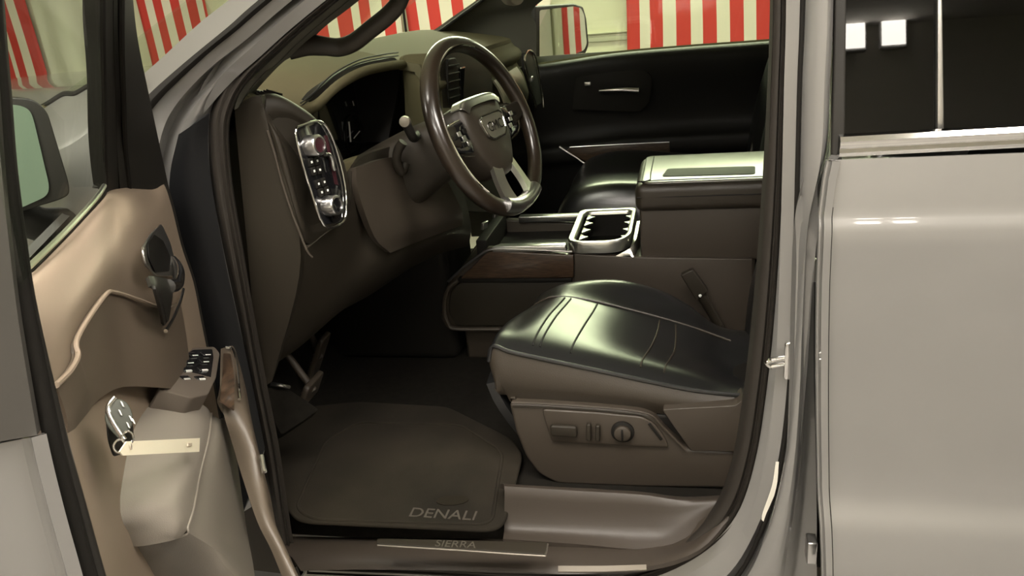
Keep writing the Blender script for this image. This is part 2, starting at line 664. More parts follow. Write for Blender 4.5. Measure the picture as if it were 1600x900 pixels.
hp.patch([ys(HPM, .047), ys(mid0(HPM, HPR), .049), ys(HPR, .070)], 5, 3, .004)
# B pillar and rocker: lines from the top down and round into the sill
TB = [(-30, 1.75)]
B0 = [(1232, -330), (1231, 0), (1227, 130), (1222, 300), (1212, 470), (1199, 600), (1180, 720), (1150, 806), (1095, 862), (1010, 900), (900, 915), (700, 900), (480, 890)]
B1 = [(1240, -330), (1238, 0), (1234, 130), (1230, 300), (1222, 470), (1210, 600), (1192, 728), (1164, 818), (1110, 876), (1024, 916), (900, 930), (700, 915), (470, 905)]
B2 = [(1255, -330), (1252, 0), (1248, 130), (1243, 300), (1237, 470), (1230, 600), (1214, 728), (1180, 830), (1130, 905), (1040, 960), (900, 970), (700, 955), (455, 940)]
B3 = [(1262, -330), (1258, 0), (1253, 130), (1249, 300), (1245, 470), (1238, 600), (1224, 728), (1195, 835), (1150, 920), (1060, 985), (900, 1000), (700, 985), (440, 970)]
B4 = [(1303, -330), (1302, 0), (1297, 130), (1291, 235), (1266, 330), (1258, 470), (1255, 600), (1248, 728), (1232, 850), (1205, 960), (1120, 1060), (900, 1080), (440, 1050)]
B5 = [(1306, -330), (1305, 0), (1300, 130), (1295, 235), (1276, 330), (1272, 470), (1272, 600), (1275, 728), (1276, 850), (1270, 960), (1220, 1100), (900, 1180), (440, 1160)]
def mid(A, B, t=.5):
    return [(a[0] * (1 - t) + b[0] * t, a[1] * (1 - t) + b[1] * t) for a, b in zip(A, B)]
cf.patch([ys(B0, .085), ys(B1, .075)], 6, 1, .02)
cf.patch([ys(B1, .075), ys(mid(B1, B2, .4), .070), ys(B2, .062)], 6, 3, .02)
cf.patch([ys(B2, .062), ys(mid(B2, B3), .085), ys(B3, .045)], 6, 3, .02)
cf.patch([ys(B3, .045), ys(mid(B3, B4, .12), .025), ys(mid(B3, B4, .8), .015), ys(B4, .03)], 6, 3, .02)
cf.patch([ys(B4, .03), ys(mid(B4, B5, .3), .09), ys(B5, .11)], 6, 3, .02)
cab = cf.build('cab_frame', PAINT, truck)
hp.build('hinge_pillar_shade', HINGE_SHADE, cab, label='blue black painted shade on the hinge pillar')
# black moulding between windshield pillar and opening, dark gap lines of the B pillar
mm = MB()
mm.patch([ys(up_ext([(a - 1, b - 1) for a, b in L1]), .032), ys(up_ext(mid(L1, L2)), .026), ys(up_ext([(a + 1, b + 1) for a, b in L2]), .032)], 6, 3, .01)
mm.build('pillar_molding', RUB, cab)
g2 = MB()
g2.tube(ys(mid(B2, B3, .55), .055), .0045, 5, 8)
g2.build('edge_seal', RUB, cab)
# weatherstrips
ws = MB()
mid56 = [(487, 14), (417, 76), (372, 122), (348, 170), (342, 214), (348, 290), (366, 395), (386, 500), (405, 600), (425, 700), (440, 800), (455, 890)]
inn = [(496, 28), (430, 88), (386, 130), (364, 170), (358, 214), (364, 290), (381, 392), (398, 500), (414, 600), (433, 700), (447, 800), (461, 885)]
L5w = [(472, 12), (402, 70), (356, 116), (331, 169), (326, 214), (331, 290), (352, 403), (373, 500), (392, 600), (412, 700), (428, 800), (445, 890)]
ws.patch([ys(up_ext(L5w), .085), ys(up_ext(mid(L5w, mid56, .5)), .070), ys(up_ext(mid56), .073), ys(up_ext(mid(mid56, inn, .4)), .068), ys(up_ext(mid(mid56, inn, .7)), .08), ys(up_ext(inn), .11)], 6, 3, .012)
W0 = [(1206, -330), (1203, 0), (1199, 130), (1190, 300), (1177, 470), (1163, 600), (1143, 720), (1112, 796), (1060, 846), (990, 880), (900, 892), (700, 886), (480, 878)]
ws.patch([ys(W0, .12), ys(mid(W0, B0, .25), .088), ys(mid(W0, B0, .6), .080), ys(mid(W0, B0, .72), .092), ys(mid(W0, B0, .85), .080), ys(B0, .09)], 6, 3, .012)
ws.build('door_weatherstrip', SEAL, truck)
# striker
st = MB()
p0, p1 = Y(1233, 563, .05), Y(1204, 566, .05)
for dz in (.006, -.006):
    st.tube([p0 + V((0, 0, dz)), p1 + V((0, -.004, dz))], .0042, 2, 10)
st.tube([p1 + V((0, -.004, .006)), p1 + V((-.006, -.004, 0)), p1 + V((0, -.004, -.006))], .0042, 4, 10)
st.prism(fillet([p0 + V((-.008, -.006, .033)), p0 + V((.006, -.006, .035)), p0 + V((.006, -.006, -.033)), p0 + V((-.008, -.006, -.033))], .006), V((0, .012, 0)), .002)
st.build('striker', CHR, cab, label='chrome latch striker bolted to the rear pillar')
sk = MB()
sk.patch([yv([(1212, 722, .050), (1217, 722, .050)]), yv([(1206, 760, .050), (1213, 762, .050)]), yv([(1192, 800, .052), (1199, 806, .052)]), yv([(1190, 812, .052), (1194, 816, .052)])], 2, 4, .001)
sk.build('pillar_sticker', LABELM, cab, label='white paper sticker on the rear pillar')
hb = MB()
hb.box(tuple(Y(1262, 862, .07) + V((-.004, -.02, -.012))), tuple(Y(1270, 838, .07) + V((.006, .01, .0))), .003)
hb.build('rear_hinge', SATIN, cab)
hb = MB()
hb.box(tuple(Y(1272, 425, .07) + V((-.006, -.01, -.014))), tuple(Y(1272, 405, .07) + V((.006, .01, .0))), .003)
hb.build('rear_hinge', SATIN, cab)

# ---------------------------------------------------------------- rear door
def sidey(z):
    P = [(.55, -.050), (.66, -.048), (.735, -.036), (.775, -.020), (.80, -.016), (.90, -.022), (1.0, -.030), (1.12, -.036), (1.22, -.036), (1.240, -.0355), (1.250, -.031), (1.258, -.0285), (1.30, -.0235), (1.33, -.0195), (1.345, -.0175)]
    for (a, b), (c, d) in zip(P, P[1:]):
        if z <= c:
            t = max(0, (z - a) / (c - a))
            return b + (d - b) * t
    return -.0175


rd = MB()
zs = [.55, .62, .68, .715, .735, .755, .775, .80, .85, .92, 1.0, 1.08, 1.16, 1.21, 1.235, 1.245, 1.252, 1.258, 1.27, 1.29, 1.31, 1.335]
edge = [(1284, 1050), (1283, 900), (1282, 800), (1278, 650), (1276, 560), (1276, 450), (1279, 370), (1281, 330), (1291, 262), (1297, 244)]
ept = ys(edge, -.01)
def ex(z):
    for a, b in zip(ept, ept[1:]):
        if a.z <= z <= b.z:
            return a.x + (b.x - a.x) * (z - a.z) / (b.z - a.z)
    return ept[0].x if z < ept[0].z else ept[-1].x
rows = []
for z in zs:
    x0 = ex(z)
    y = sidey(z)
    rows.append([V((x0 + .012, y + .045, z)), V((x0 + .001, y + .018, z)), V((x0 + .0005, y + .006, z)), V((x0 + .005, y + .0005, z)), V((x0 + .012, y, z)), V((x0 + .2, y - .002, z)), V((x0 + .6, y - .003, z)), V((1.25, y, z))])
rd.patch(rows, 3, 1, .012)
rdoor = rd.build('rear_door', PAINT, truck, sharp=.9, label='closed silver grey rear door with dark window')
# dark gap line just behind the folded front edge
dg = MB()
dg.tube([V((ex(z) + .0125, sidey(z) - .0002, z)) for z in zs[:-3]], .0016, 1, 6)
dg.build('edge_guard', RUB, rdoor)


def wy_(z):     # the glass leans inwards
    return .030 + (z - 1.36) * .20




gl = MB()
gl.prism([wpt(1306, 232), wpt(1900, 196), wpt(1900, -230), wpt(1314, -200)], V((0, .004, -.0008)), 0)
gl.build('door_glass', GLASSD, rdoor, label='dark tinted rear door glass')
dv = MB()
dv.prism([wpt(1461, 222), wpt(1472, 221), wpt(1466, -200), wpt(1462, -200)], V((0, -.010, .002)), .002)
dv.build('window_divider', SATIN, rdoor)
fr = MB()
fr.prism([wpt(1297, 250), wpt(1303, 252), wpt(1318, 210), wpt(1322, -200), wpt(1306, -200)], V((0, -.012, .002)), .003)
fr.prism([wpt(1300, 214), wpt(1900, 178), wpt(1900, 190), wpt(1300, 226)], V((0, -.006, .0)), .002)
fr.build('window_frame', BLACKF, rdoor)
bm_ = MB()
prof = [(0, 0), (-.010, .002), (-.014, .008), (-.012, .013), (-.016, .017), (-.017, .024), (-.012, .030), (0, .031)]
z0 = Y(1300, 241, .01).z
secs = []
for x in (.204, .21, .5, .9, 1.25):
    secs.append([V((x, -.008 + a, z0 + b + (x - .2) * .012)) for a, b in prof])
bm_.loft(secs, 1)
bm_.build('beltline_molding', CHR, rdoor, label='bright chrome strip under the rear window')

# ---------------------------------------------------------------- closed parts of the body behind: roof, floor, far side
rf = MB()
rf.patch([[V((-.42, .22, 1.84)), V((-.45, 1.0, 1.87)), V((-.42, 1.78, 1.84))], [V((.3, .18, 1.91)), V((.3, 1.0, 1.94)), V((.3, 1.82, 1.91))], [V((1.45, .2, 1.88)), V((1.45, 1.0, 1.92)), V((1.45, 1.8, 1.88))]], 4, 4, .02)
rf.patch([[V((-.42, .22, 1.84)), V((.3, .18, 1.91)), V((1.45, .2, 1.88))], [V((-.42, .15, 1.78)), V((.3, .10, 1.84)), V((1.45, .12, 1.80))]], 4, 2, .02)
roof = rf.build('roof', PAINT, truck)
hl = MB()
hl.patch([[V((-.44, .24, 1.82)), V((-.46, 1.0, 1.84)), V((-.44, 1.76, 1.82))], [V((1.4, .22, 1.86)), V((1.4, 1.0, 1.89)), V((1.4, 1.78, 1.86))]], 4, 2, .01)
hl.build('headliner', HEADL, roof)
cw = MB()
cw.box((1.45, .1, .5), (1.5, 1.9, 1.36), .01)
cw.box((1.45, .1, 1.36), (1.5, .35, 1.9), .01)
cw.box((1.45, 1.65, 1.36), (1.5, 1.9, 1.9), .01)
cw.build('cab_rear_wall', PAINT, truck)
fl = MB()
fl.box((-1.05, .14, .50), (1.45, 1.9, .575), .01)
flo = fl.build('floor_pan', CARPET, truck)
fwl = MB()
fwl.patch([[V((-1.02, .09, .57)), V((-1.02, 1.9, .57))], [V((-1.16, .09, .80)), V((-1.16, 1.9, .80))], [V((-1.22, .09, 1.1)), V((-1.22, 1.9, 1.1))], [V((-1.25, .09, 1.42)), V((-1.25, 1.9, 1.42))]], 2, 3, .02)
fwl.build('firewall', CARPET, truck)
kp = MB()    # kick panel beside the hinge pillar
kp.patch([ys([(340, 180), (352, 300), (375, 450), (405, 640), (432, 790), (470, 900)], .115), [p + V((-.5, .03, 0)) for p in ys([(340, 180), (352, 300), (375, 450), (405, 640), (432, 790), (470, 900)], .115)]], 4, 1, .012)
kp.build('kick_panel', DASHM, truck)
# rear seat, only its bulk in the dark
rs = MB()
rs.box((.72, .22, .62), (1.2, 1.78, .92), .05)
rs.box((1.2, .22, .80), (1.42, 1.78, 1.5), .06)
rs.build('rear_seat', LEATH, truck)
# hood and fender
hd = MB()
hrow = []
for x in (-1.10, -1.3, -1.7, -2.2, -2.7, -2.95):
    k = max(0, (-x - 2.2)) * .10
    s_ = min(1, (-x - 1.05) / .3)
    hrow.append([V((x, .10, 1.36 - k)), V((x, .17, 1.395 - k)), V((x, .45, 1.40 - k)), V((x, .62, 1.405 - k)), V((x, .75, 1.43 - k)), V((x, 1.25, 1.43 - k)), V((x, 1.38, 1.405 - k)), V((x, 1.83, 1.395 - k)), V((x, 1.92, 1.35 - k))])
hrow.append([V((-3.0, p.y, p.z - .12)) for p in hrow[-1]])
hd.patch(hrow, 4, 3, .01)
hd.build('hood', PAINT, truck)
fe = MB()
fe.patch([yv([(40, 185, .13), (75, 165, .12), (100, 150, .11), (118, 149, .10), (140, 137, .09), (170, 125, .07), (215, 112, .05)]),
          yv([(40, 215, .07), (75, 196, .06), (100, 184, .055), (118, 176, .05), (140, 166, .045), (170, 152, .04), (215, 132, .035)]),
          yv([(40, 247, .035), (75, 232, .025), (100, 220, .02), (118, 210, .02), (140, 194, .018), (170, 170, .016), (215, 150, .02)]),
          yv([(40, 258, .025), (75, 243, .018), (100, 231, .012), (118, 221, .012), (140, 205, .012), (170, 182, .01), (215, 165, .01)])], 5, 4, .01)
fe.patch([yv([(40, 258, .025), (75, 243, .018), (100, 231, .012), (118, 221, .012), (140, 205, .012), (170, 182, .01), (215, 165, .01)]),
          yv([(40, 300, .015), (75, 295, .005), (100, 285, .0), (118, 275, .0), (140, 265, .0), (170, 250, .0), (215, 250, .0)]),
          yv([(40, 420, .0), (75, 410, -.01), (100, 400, -.015), (118, 395, -.015), (140, 390, -.015), (170, 380, -.015), (215, 370, -.015)])], 5, 4, .01)
fe.patch([[V((-1.15, -.01, .55)), V((-1.15, -.02, .95)), V((-1.15, -.01, 1.2)), V((-1.15, .03, 1.30)), V((-1.15, .12, 1.35))],
          [V((-1.6, -.02, .95)), V((-1.6, -.03, 1.05)), V((-1.6, -.02, 1.2)), V((-1.6, .02, 1.31)), V((-1.6, .10, 1.36))],
          [V((-2.2, -.03, 1.0)), V((-2.2, -.04, 1.08)), V((-2.2, -.03, 1.2)), V((-2.2, .02, 1.30)), V((-2.2, .10, 1.35))],
          [V((-2.95, -.0, .55)), V((-2.95, -.02, .9)), V((-2.95, -.02, 1.1)), V((-2.95, .02, 1.22)), V((-2.95, .10, 1.28))]], 4, 4, .01)
fe.tube(yv([(40, 183, .135), (75, 163, .125), (100, 148, .115), (118, 147, .105), (140, 135, .095), (170, 123, .075)]), .006, 5, 8, mi=1)
fe.build('front_fender', [PAINT, RUB], truck)
# windshield
wsx = MB()
wsx.patch([[V((-1.22, .14, 1.43)), V((-1.30, 1.0, 1.43)), V((-1.22, 1.86, 1.43))], [V((-.46, .26, 1.83)), V((-.50, 1.0, 1.85)), V((-.46, 1.74, 1.83))]], 5, 3, .004)
wsx.build('windshield', GLASS, truck)
for xw, nm in ((-2.1, 'front'), (1.9, 'rear')):
    for yw, s_ in ((.02, -1), (1.98, 1)):
        t = MB()
        t.lathe([(.22, -.1), (.36, -.13), (.40, -.10), (.40, .10), (.36, .13), (.22, .1)], V((xw, yw - s_ * -.0 + s_ * -.02 + (.17 if s_ < 0 else -.17), .40)), V((0, 1, 0)), 40)
        t.lathe([(0, -.03), (.10, -.05), (.225, -.09), (.225, .09), (0, .06)], V((xw, yw + (.15 if s_ < 0 else -.19), .40)), V((0, 1, 0)), 24, mi=1)
        t.build('wheel', [TYRE, SATIN], truck)
und = MB()
und.box((-2.9, .45, .35), (4.2, 1.55, .5), .05)
und.build('chassis', TYRE, truck)
bed = MB()
bed.box((1.52, .02, .62), (4.1, .12, 1.36), .03)
bed.box((1.52, 1.88, .62), (4.1, 1.98, 1.36), .03)
bed.box((1.52, .02, .62), (1.58, 1.98, 1.36), .03)
bed.box((4.0, .02, .62), (4.1, 1.98, 1.36), .03)
bed.box((1.52, .02, .58), (4.1, 1.98, .66), .02)
bed.build('cargo_bed', PAINT, truck)

# ---------------------------------------------------------------- A pillar trims, grab handle
ap = MB()
bnd = [(562, 0), (506, 43), (470, 80), (440, 99), (396, 146), (384, 162)]
in2 = [(496, 28), (430, 88), (400, 117), (384, 132), (372, 152), (366, 172)]
ap.patch([ys(up_ext(in2), .11), ys(up_ext(mid(in2, bnd, .45)), .115), ys(up_ext(mid(in2, bnd, .55)), .12), ys(up_ext(bnd), .20)], 6, 2, .01)
atrim = ap.build('pillar_trim', PTRIM, truck)
gh = MB()
gh.tube(yv([(452, 74, .17), (480, 70, .18), (506, 72, .19), (530, 74, .20), (553, 66, .20), (580, 45, .20), (606, 24, .20), (624, 2, .20), (632, -30, .19), (640, -90, .17)]), lambda t: .0185 if t > .25 else .024 - .022 * t, 6, 16, flat=.72)
gh.build('grab_handle', DASHM, atrim)
ap2 = MB()
ap2.patch([[Y(666, 63, 1.72), Y(690, 48, 1.72), Y(716, 29, 1.71), Y(765, -7, 1.70), Y(900, -110, 1.66)],
           [Y(700, 78, 1.80), Y(735, 52, 1.80), Y(775, 25, 1.79), Y(818, 2, 1.78), Y(935, -90, 1.74)],
           [Y(838, 110, 1.87), Y(838, 80, 1.87), Y(838, 40, 1.86), Y(838, 8, 1.84), Y(960, -70, 1.80)]], 5, 4, .02)
ap2.build('far_pillar_trim', PTRIM, truck)
gk = MB().tube([Y(664, 63, 1.71), Y(690, 47, 1.71), Y(716, 28, 1.70), Y(765, -8, 1.69), Y(900, -112, 1.65)], .006, 5, 8)
gk.build('windshield_edge_band', RUB, truck)
# inside mirror
rm = MB()
c = Y(806, -16, 1.0)
rm.lathe([(0, -.012), (.09, -.012), (.125, -.004), (.13, .006), (.12, .02), (.08, .032), (0, .036)], V((0, 0, 0)), V((1, 0, 0)), 40)
for v in rm.bm.verts:
    q = v.co.copy()
    v.co = c + V((-q.x, q.y * .95, q.z * .30)) + V((0, 0, 0))
rmo = rm.build('rear_view_mirror', HEADL, truck)

# ---------------------------------------------------------------- dashboard
dash = MB()
# end face towards the open door
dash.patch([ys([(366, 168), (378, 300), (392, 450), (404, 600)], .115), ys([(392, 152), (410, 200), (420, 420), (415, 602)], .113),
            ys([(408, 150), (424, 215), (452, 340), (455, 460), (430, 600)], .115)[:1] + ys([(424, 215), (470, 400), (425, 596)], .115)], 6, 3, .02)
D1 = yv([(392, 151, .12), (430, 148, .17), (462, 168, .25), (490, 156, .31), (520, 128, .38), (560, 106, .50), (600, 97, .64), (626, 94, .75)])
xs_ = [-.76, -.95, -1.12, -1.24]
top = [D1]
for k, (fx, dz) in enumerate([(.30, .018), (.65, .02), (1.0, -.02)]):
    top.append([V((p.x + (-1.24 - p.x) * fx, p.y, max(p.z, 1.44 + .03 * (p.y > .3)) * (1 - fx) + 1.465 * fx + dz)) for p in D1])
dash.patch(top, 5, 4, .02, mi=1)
# passenger half: a constant section pulled across the cab
SEC = [(-1.24, 1.43), (-1.05, 1.455), (-.90, 1.46)]
pp_ = [(779, 55), (794, 64), (799, 70), (806, 74), (811, 82), (808, 90), (803, 96), (806, 103), (812, 112), (818, 124), (822, 140), (821, 156), (812, 170)]
sec = [V((a, 0, b)) for a, b in SEC] + [Y(a, b, 1.66) for a, b in pp_]
last = sec[-1]
sec += [V((last.x - .04, 0, 1.12)), V((last.x - .12, 0, 1.02)), V((last.x - .35, 0, .98))]
rows = []
for y, dx in ((.76, -.03), (.95, -.02), (1.2, -.008), (1.5, 0), (1.68, 0), (1.76, -.01)):
    rows.append([V((p.x + (dx if i > 2 else 0), y, p.z + (1.2 - y) * .02 * (i > 2))) for i, p in enumerate(sec)])
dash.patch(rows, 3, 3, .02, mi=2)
dash.tube([p + V((.004, 0, -.010)) for p in D1[2:]], .011, 5, 10, mi=1)
dash.box((-1.22, .14, 1.0), (-.83, .80, 1.40), .02)
dash.box((-1.22, .74, .9), (-.80, 1.74, 1.42), .02)
dsh = dash.build('dashboard', [DASHM, DASHT, DASHP], truck)
hush = MB()
hush.box((-1.2, .16, .97), (-.78, .86, 1.0), .01)
hush.box((-1.15, .86, .57), (-.66, 1.14, 1.2), .03)
hush.build('dash_underside', RUB, dsh)
# lower dash and knee panel
ld = MB()
ld.patch([yv([(470, 396, .125), (500, 372, .17), (545, 330, .24), (553, 258, .28), (600, 232, .42), (660, 222, .58), (700, 230, .76)]),
          yv([(462, 440, .125), (500, 440, .20), (560, 380, .30), (575, 300, .32), (620, 280, .45), (680, 275, .60), (720, 285, .78)]),
          yv([(448, 500, .13), (490, 500, .22), (560, 440, .32), (600, 400, .36), (650, 370, .48), (700, 350, .62), (735, 345, .80)]),
          yv([(425, 560, .14), (470, 540, .25), (540, 480, .36), (600, 440, .44), (650, 400, .54), (700, 380, .66), (735, 370, .82)]),
          yv([(405, 590, .15), (440, 560, .30), (510, 500, .44), (580, 460, .52), (640, 420, .60), (690, 396, .70), (730, 385, .84)])], 5, 4, .02)
ld.build('knee_panel', DASHM, dsh)
kn = MB()
kn.patch([yv([(556, 262, .27), (610, 246, .40), (680, 244, .56)]), yv([(560, 300, .26), (620, 290, .40), (700, 285, .58)]), yv([(585, 370, .30), (650, 350, .44), (722, 330, .62)]), yv([(610, 395, .36), (660, 375, .50), (722, 352, .66)])], 5, 4, .015)
kn.build('knee_cover', SEATP, dsh)
# end trim strip that frames the light switch panel, plus stitched line
pod = MB()
outl = [(396, 154), (432, 148), (468, 166), (498, 190), (528, 232), (545, 290), (542, 338), (514, 374), (482, 386), (464, 360), (444, 290), (420, 205)]
oy = [.13, .16, .19, .215, .24, .25, .245, .21, .16, .13, .12, .12]
P0 = [Y(a, b, y) for (a, b), y in zip(outl, oy)]
ctr = sum(P0, V()) / len(P0)
ring1 = [p.lerp(ctr, .16) + V((.012, -.012, 0)) for p in P0]
ring2 = [p.lerp(ctr, .30) + V((.008, -.008, 0)) for p in P0]
back = [p.lerp(ctr, -.04) + V((-.06, .05, 0)) for p in P0]
pod.patch([back, P0, ring1, ring2], 5, 4, .012, cl=True)
pod.patch([cr(ring2, 3, True), [ctr + V((.004, -.004, 0)) for _ in cr(ring2, 3, True)]], 1, 1, .01, cl=True)
podo = pod.build('light_switch_pod', DASHM, dsh)


def pan(px, py, k=0.0):
    """a point on the light switch panel's face"""
    a, b, c_ = Y(457, 205, .125), Y(510, 200, .215), Y(500, 350, .125)
    n = (b - a).cross(c_ - a).normalized()
    if n.dot(CAM - a) < 0:
        n = -n
    return hitp(px, py, a, n) + n * k, n


pn = pan(480, 250)[1]
pts = [pan(*p)[0] for p in [(458, 205), (470, 196), (492, 190), (506, 199), (521, 232), (535, 288), (537, 326), (531, 348), (502, 352), (480, 292), (465, 242)]]
fp = MB().prism(pts, pn * .004, .0015)
fpo = fp.build('switch_panel', PIANO, dsh)
MB().tube([p + pn * .006 for p in pts], .0024, 4, 10, closed=True).build('chrome_surround', CHR, fpo, label='thin chrome ring around the light switches')
for (px, py), rr, nm, fm in (((481, 229), .019, 'headlight_knob', KNOBR), ((509, 322), .0185, 'dimmer_knob', PIANO)):
    c = pan(px, py, .004)[0]
    kb = MB()
    kb.lathe([(rr * 1.05, 0), (rr * 1.05, .004), (rr, .008), (rr, .021), (rr * .9, .024), (rr * .72, .0245), (rr * .70, .022)], c, pn, 36)
    kb.lathe([(rr * .70, .022), (rr * .4, .0225), (0, .0225)], c, pn, 36, mi=1)
    kb.build(nm, [SATIN, fm], fpo, label='ribbed silver rotary knob' if rr == .019 else None or 'small silver dimmer knob')
for px, py in ((481, 254), (490, 252), (485, 268), (494, 266), (492, 288), (501, 285), (497, 301), (506, 298)):
    c = pan(px, py, .006)[0]
    e = (pan(px + 8, py - 3)[0] - pan(px, py)[0]).normalized()
    f = pn.cross(e)
    b_ = MB()
    b_.obox(c, e * .0062, f * .0075, pn * .003, .0015)
    b_.obox(c + pn * .0033, e * .002, f * .002, pn * .0004, 0, mi=1)
    b_.build('switch_button', [RUB, WHITEP], fpo)
b_ = MB().tube([pan(x, y, .012)[0] for x, y in ((500, 242), (507, 243), (511, 250), (513, 262), (515, 267))], .0035, 4, 10)
b_.build('switch_lever', SATIN, fpo)
b_ = MB().prism([pan(x, y, .004)[0] for x, y in ((503, 212), (508, 212), (526, 290), (520, 288))], pn * .0012, .0004)
b_.build('panel_accent', KNOBR, fpo, label='dark red strip beside the knobs')
MB().tube(yv([(418, 204, .112), (429, 240, .112), (438, 275, .112), (452, 320, .112), (466, 358, .112), (480, 392, .112), (488, 402, .118)]), .0022, 5, 8).build('end_seam', SEATP, dsh)
# vent at the dash corner
vt = MB()
vt.prism([p + V((.004, -.004, .008)) for p in yv([(398, 160, .135), (420, 152, .165), (444, 160, .195), (420, 172, .16)])], V((0, 0, .006)), .002)
for k in range(5):
    t = k / 5 + .1
    a_, b2 = Y(398, 160, .135).lerp(Y(420, 154, .165), t), Y(420, 172, .16).lerp(Y(444, 160, .195), t)
    vt.tube([a_ + V((.004, -.004, .016)), b2 + V((.004, -.004, .016))], .0018, 2, 6)
vt.build('corner_vent', RUB, dsh)
# instrument cluster: recess, lens, gauges
cl = MB()
cl.box((-.90, .27, 1.24), (-.80, .74, 1.43), .01)
cl.patch([yv([(488, 164, .30), (522, 135, .37), (560, 113, .49), (600, 103, .63), (620, 102, .72), (622, 130, .745), (614, 180, .745), (606, 222, .72)]),
          [V((-.815, y, z)) for y, z in ((.30, 1.40), (.37, 1.412), (.49, 1.43), (.60, 1.435), (.70, 1.435), (.73, 1.40), (.73, 1.33), (.70, 1.26))]], 5, 3, .015)
clo = cl.build('instrument_cluster', RUB, dsh)
MB().prism(fillet([V((-.797, .30, 1.26)), V((-.797, .71, 1.26)), V((-.797, .71, 1.42)), V((-.797, .30, 1.40))], .02), V((.003, 0, 0)), .001).build('cluster_lens', SCREEN, clo)
for px, py, r in ((556, 215, .055), (592, 185, .055)):
    c = X(px, py, -.79)
    g_ = MB()
    g_.tube([c + V((0, r * math.cos(a), r * math.sin(a))) for a in [R_(-40 + 26 * i) for i in range(11)]], .0016, 4, 6)
    g_.build('gauge_ring', RUB, clo)
nd = MB()
nd.tube([X(545, 190, -.786), X(548, 222, -.786)], .0022, 2, 6)
nd.build('gauge_needle', WHITEP, clo)
nd = MB()
nd.tube([X(553, 216, -.786), X(562, 205, -.786)], .0014, 2, 6)
nd.build('gauge_needle', WHITEP, clo)
nd = MB().tube([X(551, 158, -.786), X(553, 165, -.786)], .0015, 2, 6)
nd.build('gauge_mark', WHITEP, clo)
lb = MB()
lb.patch([yv([(534, 251, .265), (548, 246, .30), (575, 238, .40), (600, 229, .50), (622, 226, .60), (640, 226, .74)]), yv([(534, 258, .255), (550, 254, .285), (578, 244, .385), (602, 233, .49), (624, 232, .59), (645, 236, .74)]), yv([(534, 280, .26), (552, 276, .29), (580, 262, .39), (606, 248, .50), (630, 246, .60), (650, 246, .74)])], 5, 3, .012)
lb.build('cluster_lower_bezel', DASHT, dsh)
# brow seam lines on the dash pad
for off in (6, 11):
    MB().tube(yv([(470, 172 - off, .26), (490, 156 - off, .31), (520, 127 - off, .38), (560, 105 - off, .50), (600, 96 - off, .64), (622, 93 - off, .74)]), .0016, 5, 6).build('pad_seam', SEAM, dsh)

# centre stack
cs = MB()
cs.patch([yv([(628, 94, .76), (632, 140, .76), (634, 185, .76), (640, 225, .77)]), yv([(634, 86, .765), (640, 135, .765), (645, 185, .765), (652, 225, .77)]), yv([(662, 84, .775), (668, 135, .775), (672, 190, .775), (680, 230, .78)]), yv([(684, 82, .80), (690, 140, .80), (694, 190, .80), (700, 235, .80)])], 5, 4, .02)
cso = cs.build('center_stack', DASHT, dsh)
face = MB()
face.patch([yv([(684, 82, .80), (690, 140, .80), (694, 190, .80), (706, 250, .80), (730, 330, .84)]), yv([(735, 76, 1.02), (742, 120, 1.02), (745, 180, 1.02), (752, 240, 1.02), (766, 330, 1.02)]), yv([(762, 86, 1.22), (768, 120, 1.22), (772, 170, 1.22), (776, 230, 1.22), (790, 320, 1.2)])], 4, 5, .03)
face.build('stack_face', DASHM, cso)


def stackp(px, py, y, k=.006):
    return Y(px, py, y) + V((k, -k * .5, 0))


vn = MB()
vn.prism(fillet([stackp(696, 92, .83), stackp(712, 90, .90), stackp(715, 160, .90), stackp(698, 166, .83)], .02, 6), V((-.008, .004, 0)), .003)
for k in range(5):
    t = .15 + k * .17
    vn.tube([stackp(696, 92, .83, .009).lerp(stackp(698, 166, .83, .009), t), stackp(712, 90, .90, .009).lerp(stackp(715, 160, .90, .009), t)], .002, 2, 6)
vn.build('center_vent', RUB, cso)
MB().prism(fillet([stackp(716, 106, .91), stackp(734, 100, 1.03), stackp(738, 168, 1.03), stackp(718, 170, .91)], .008), V((-.006, .003, 0)), .002).build('touch_screen', SCREEN, cso)
vn = MB()
vn.prism(fillet([stackp(736, 98, 1.05), stackp(744, 98, 1.12), stackp(752, 166, 1.12), stackp(742, 168, 1.05)], .015, 5), V((-.008, .004, 0)), .003)
vn.build('center_vent', RUB, cso)
MB().tube([stackp(742, 100, 1.15), stackp(748, 135, 1.15), stackp(754, 168, 1.15)], .0045, 4, 8).build('stack_trim', SATIN, cso)
# small switches and a round socket low on the stack
so = MB()
c = Y(711, 327, .80)
so.lathe([(.012, -.01), (.017, 0), (.017, .006), (.012, .007), (.0105, .004), (0, .003)], c, V((.8, -.5, .1)), 28)
so.build('power_socket', SATIN, cso)
for (px, py, w_, h_) in ((745, 307, .014, .009), (757, 320, .014, .007), (768, 326, .012, .006), (775, 335, .012, .008), (757, 352, .012, .010), (764, 318, .010, .005)):
    so = MB().obox(Y(px, py, .86), V((.004, -.002, 0)), V((.004, w_, 0)), V((.002, 0, h_)), .002)
    so.build('toggle_switch', SATIN, cso)
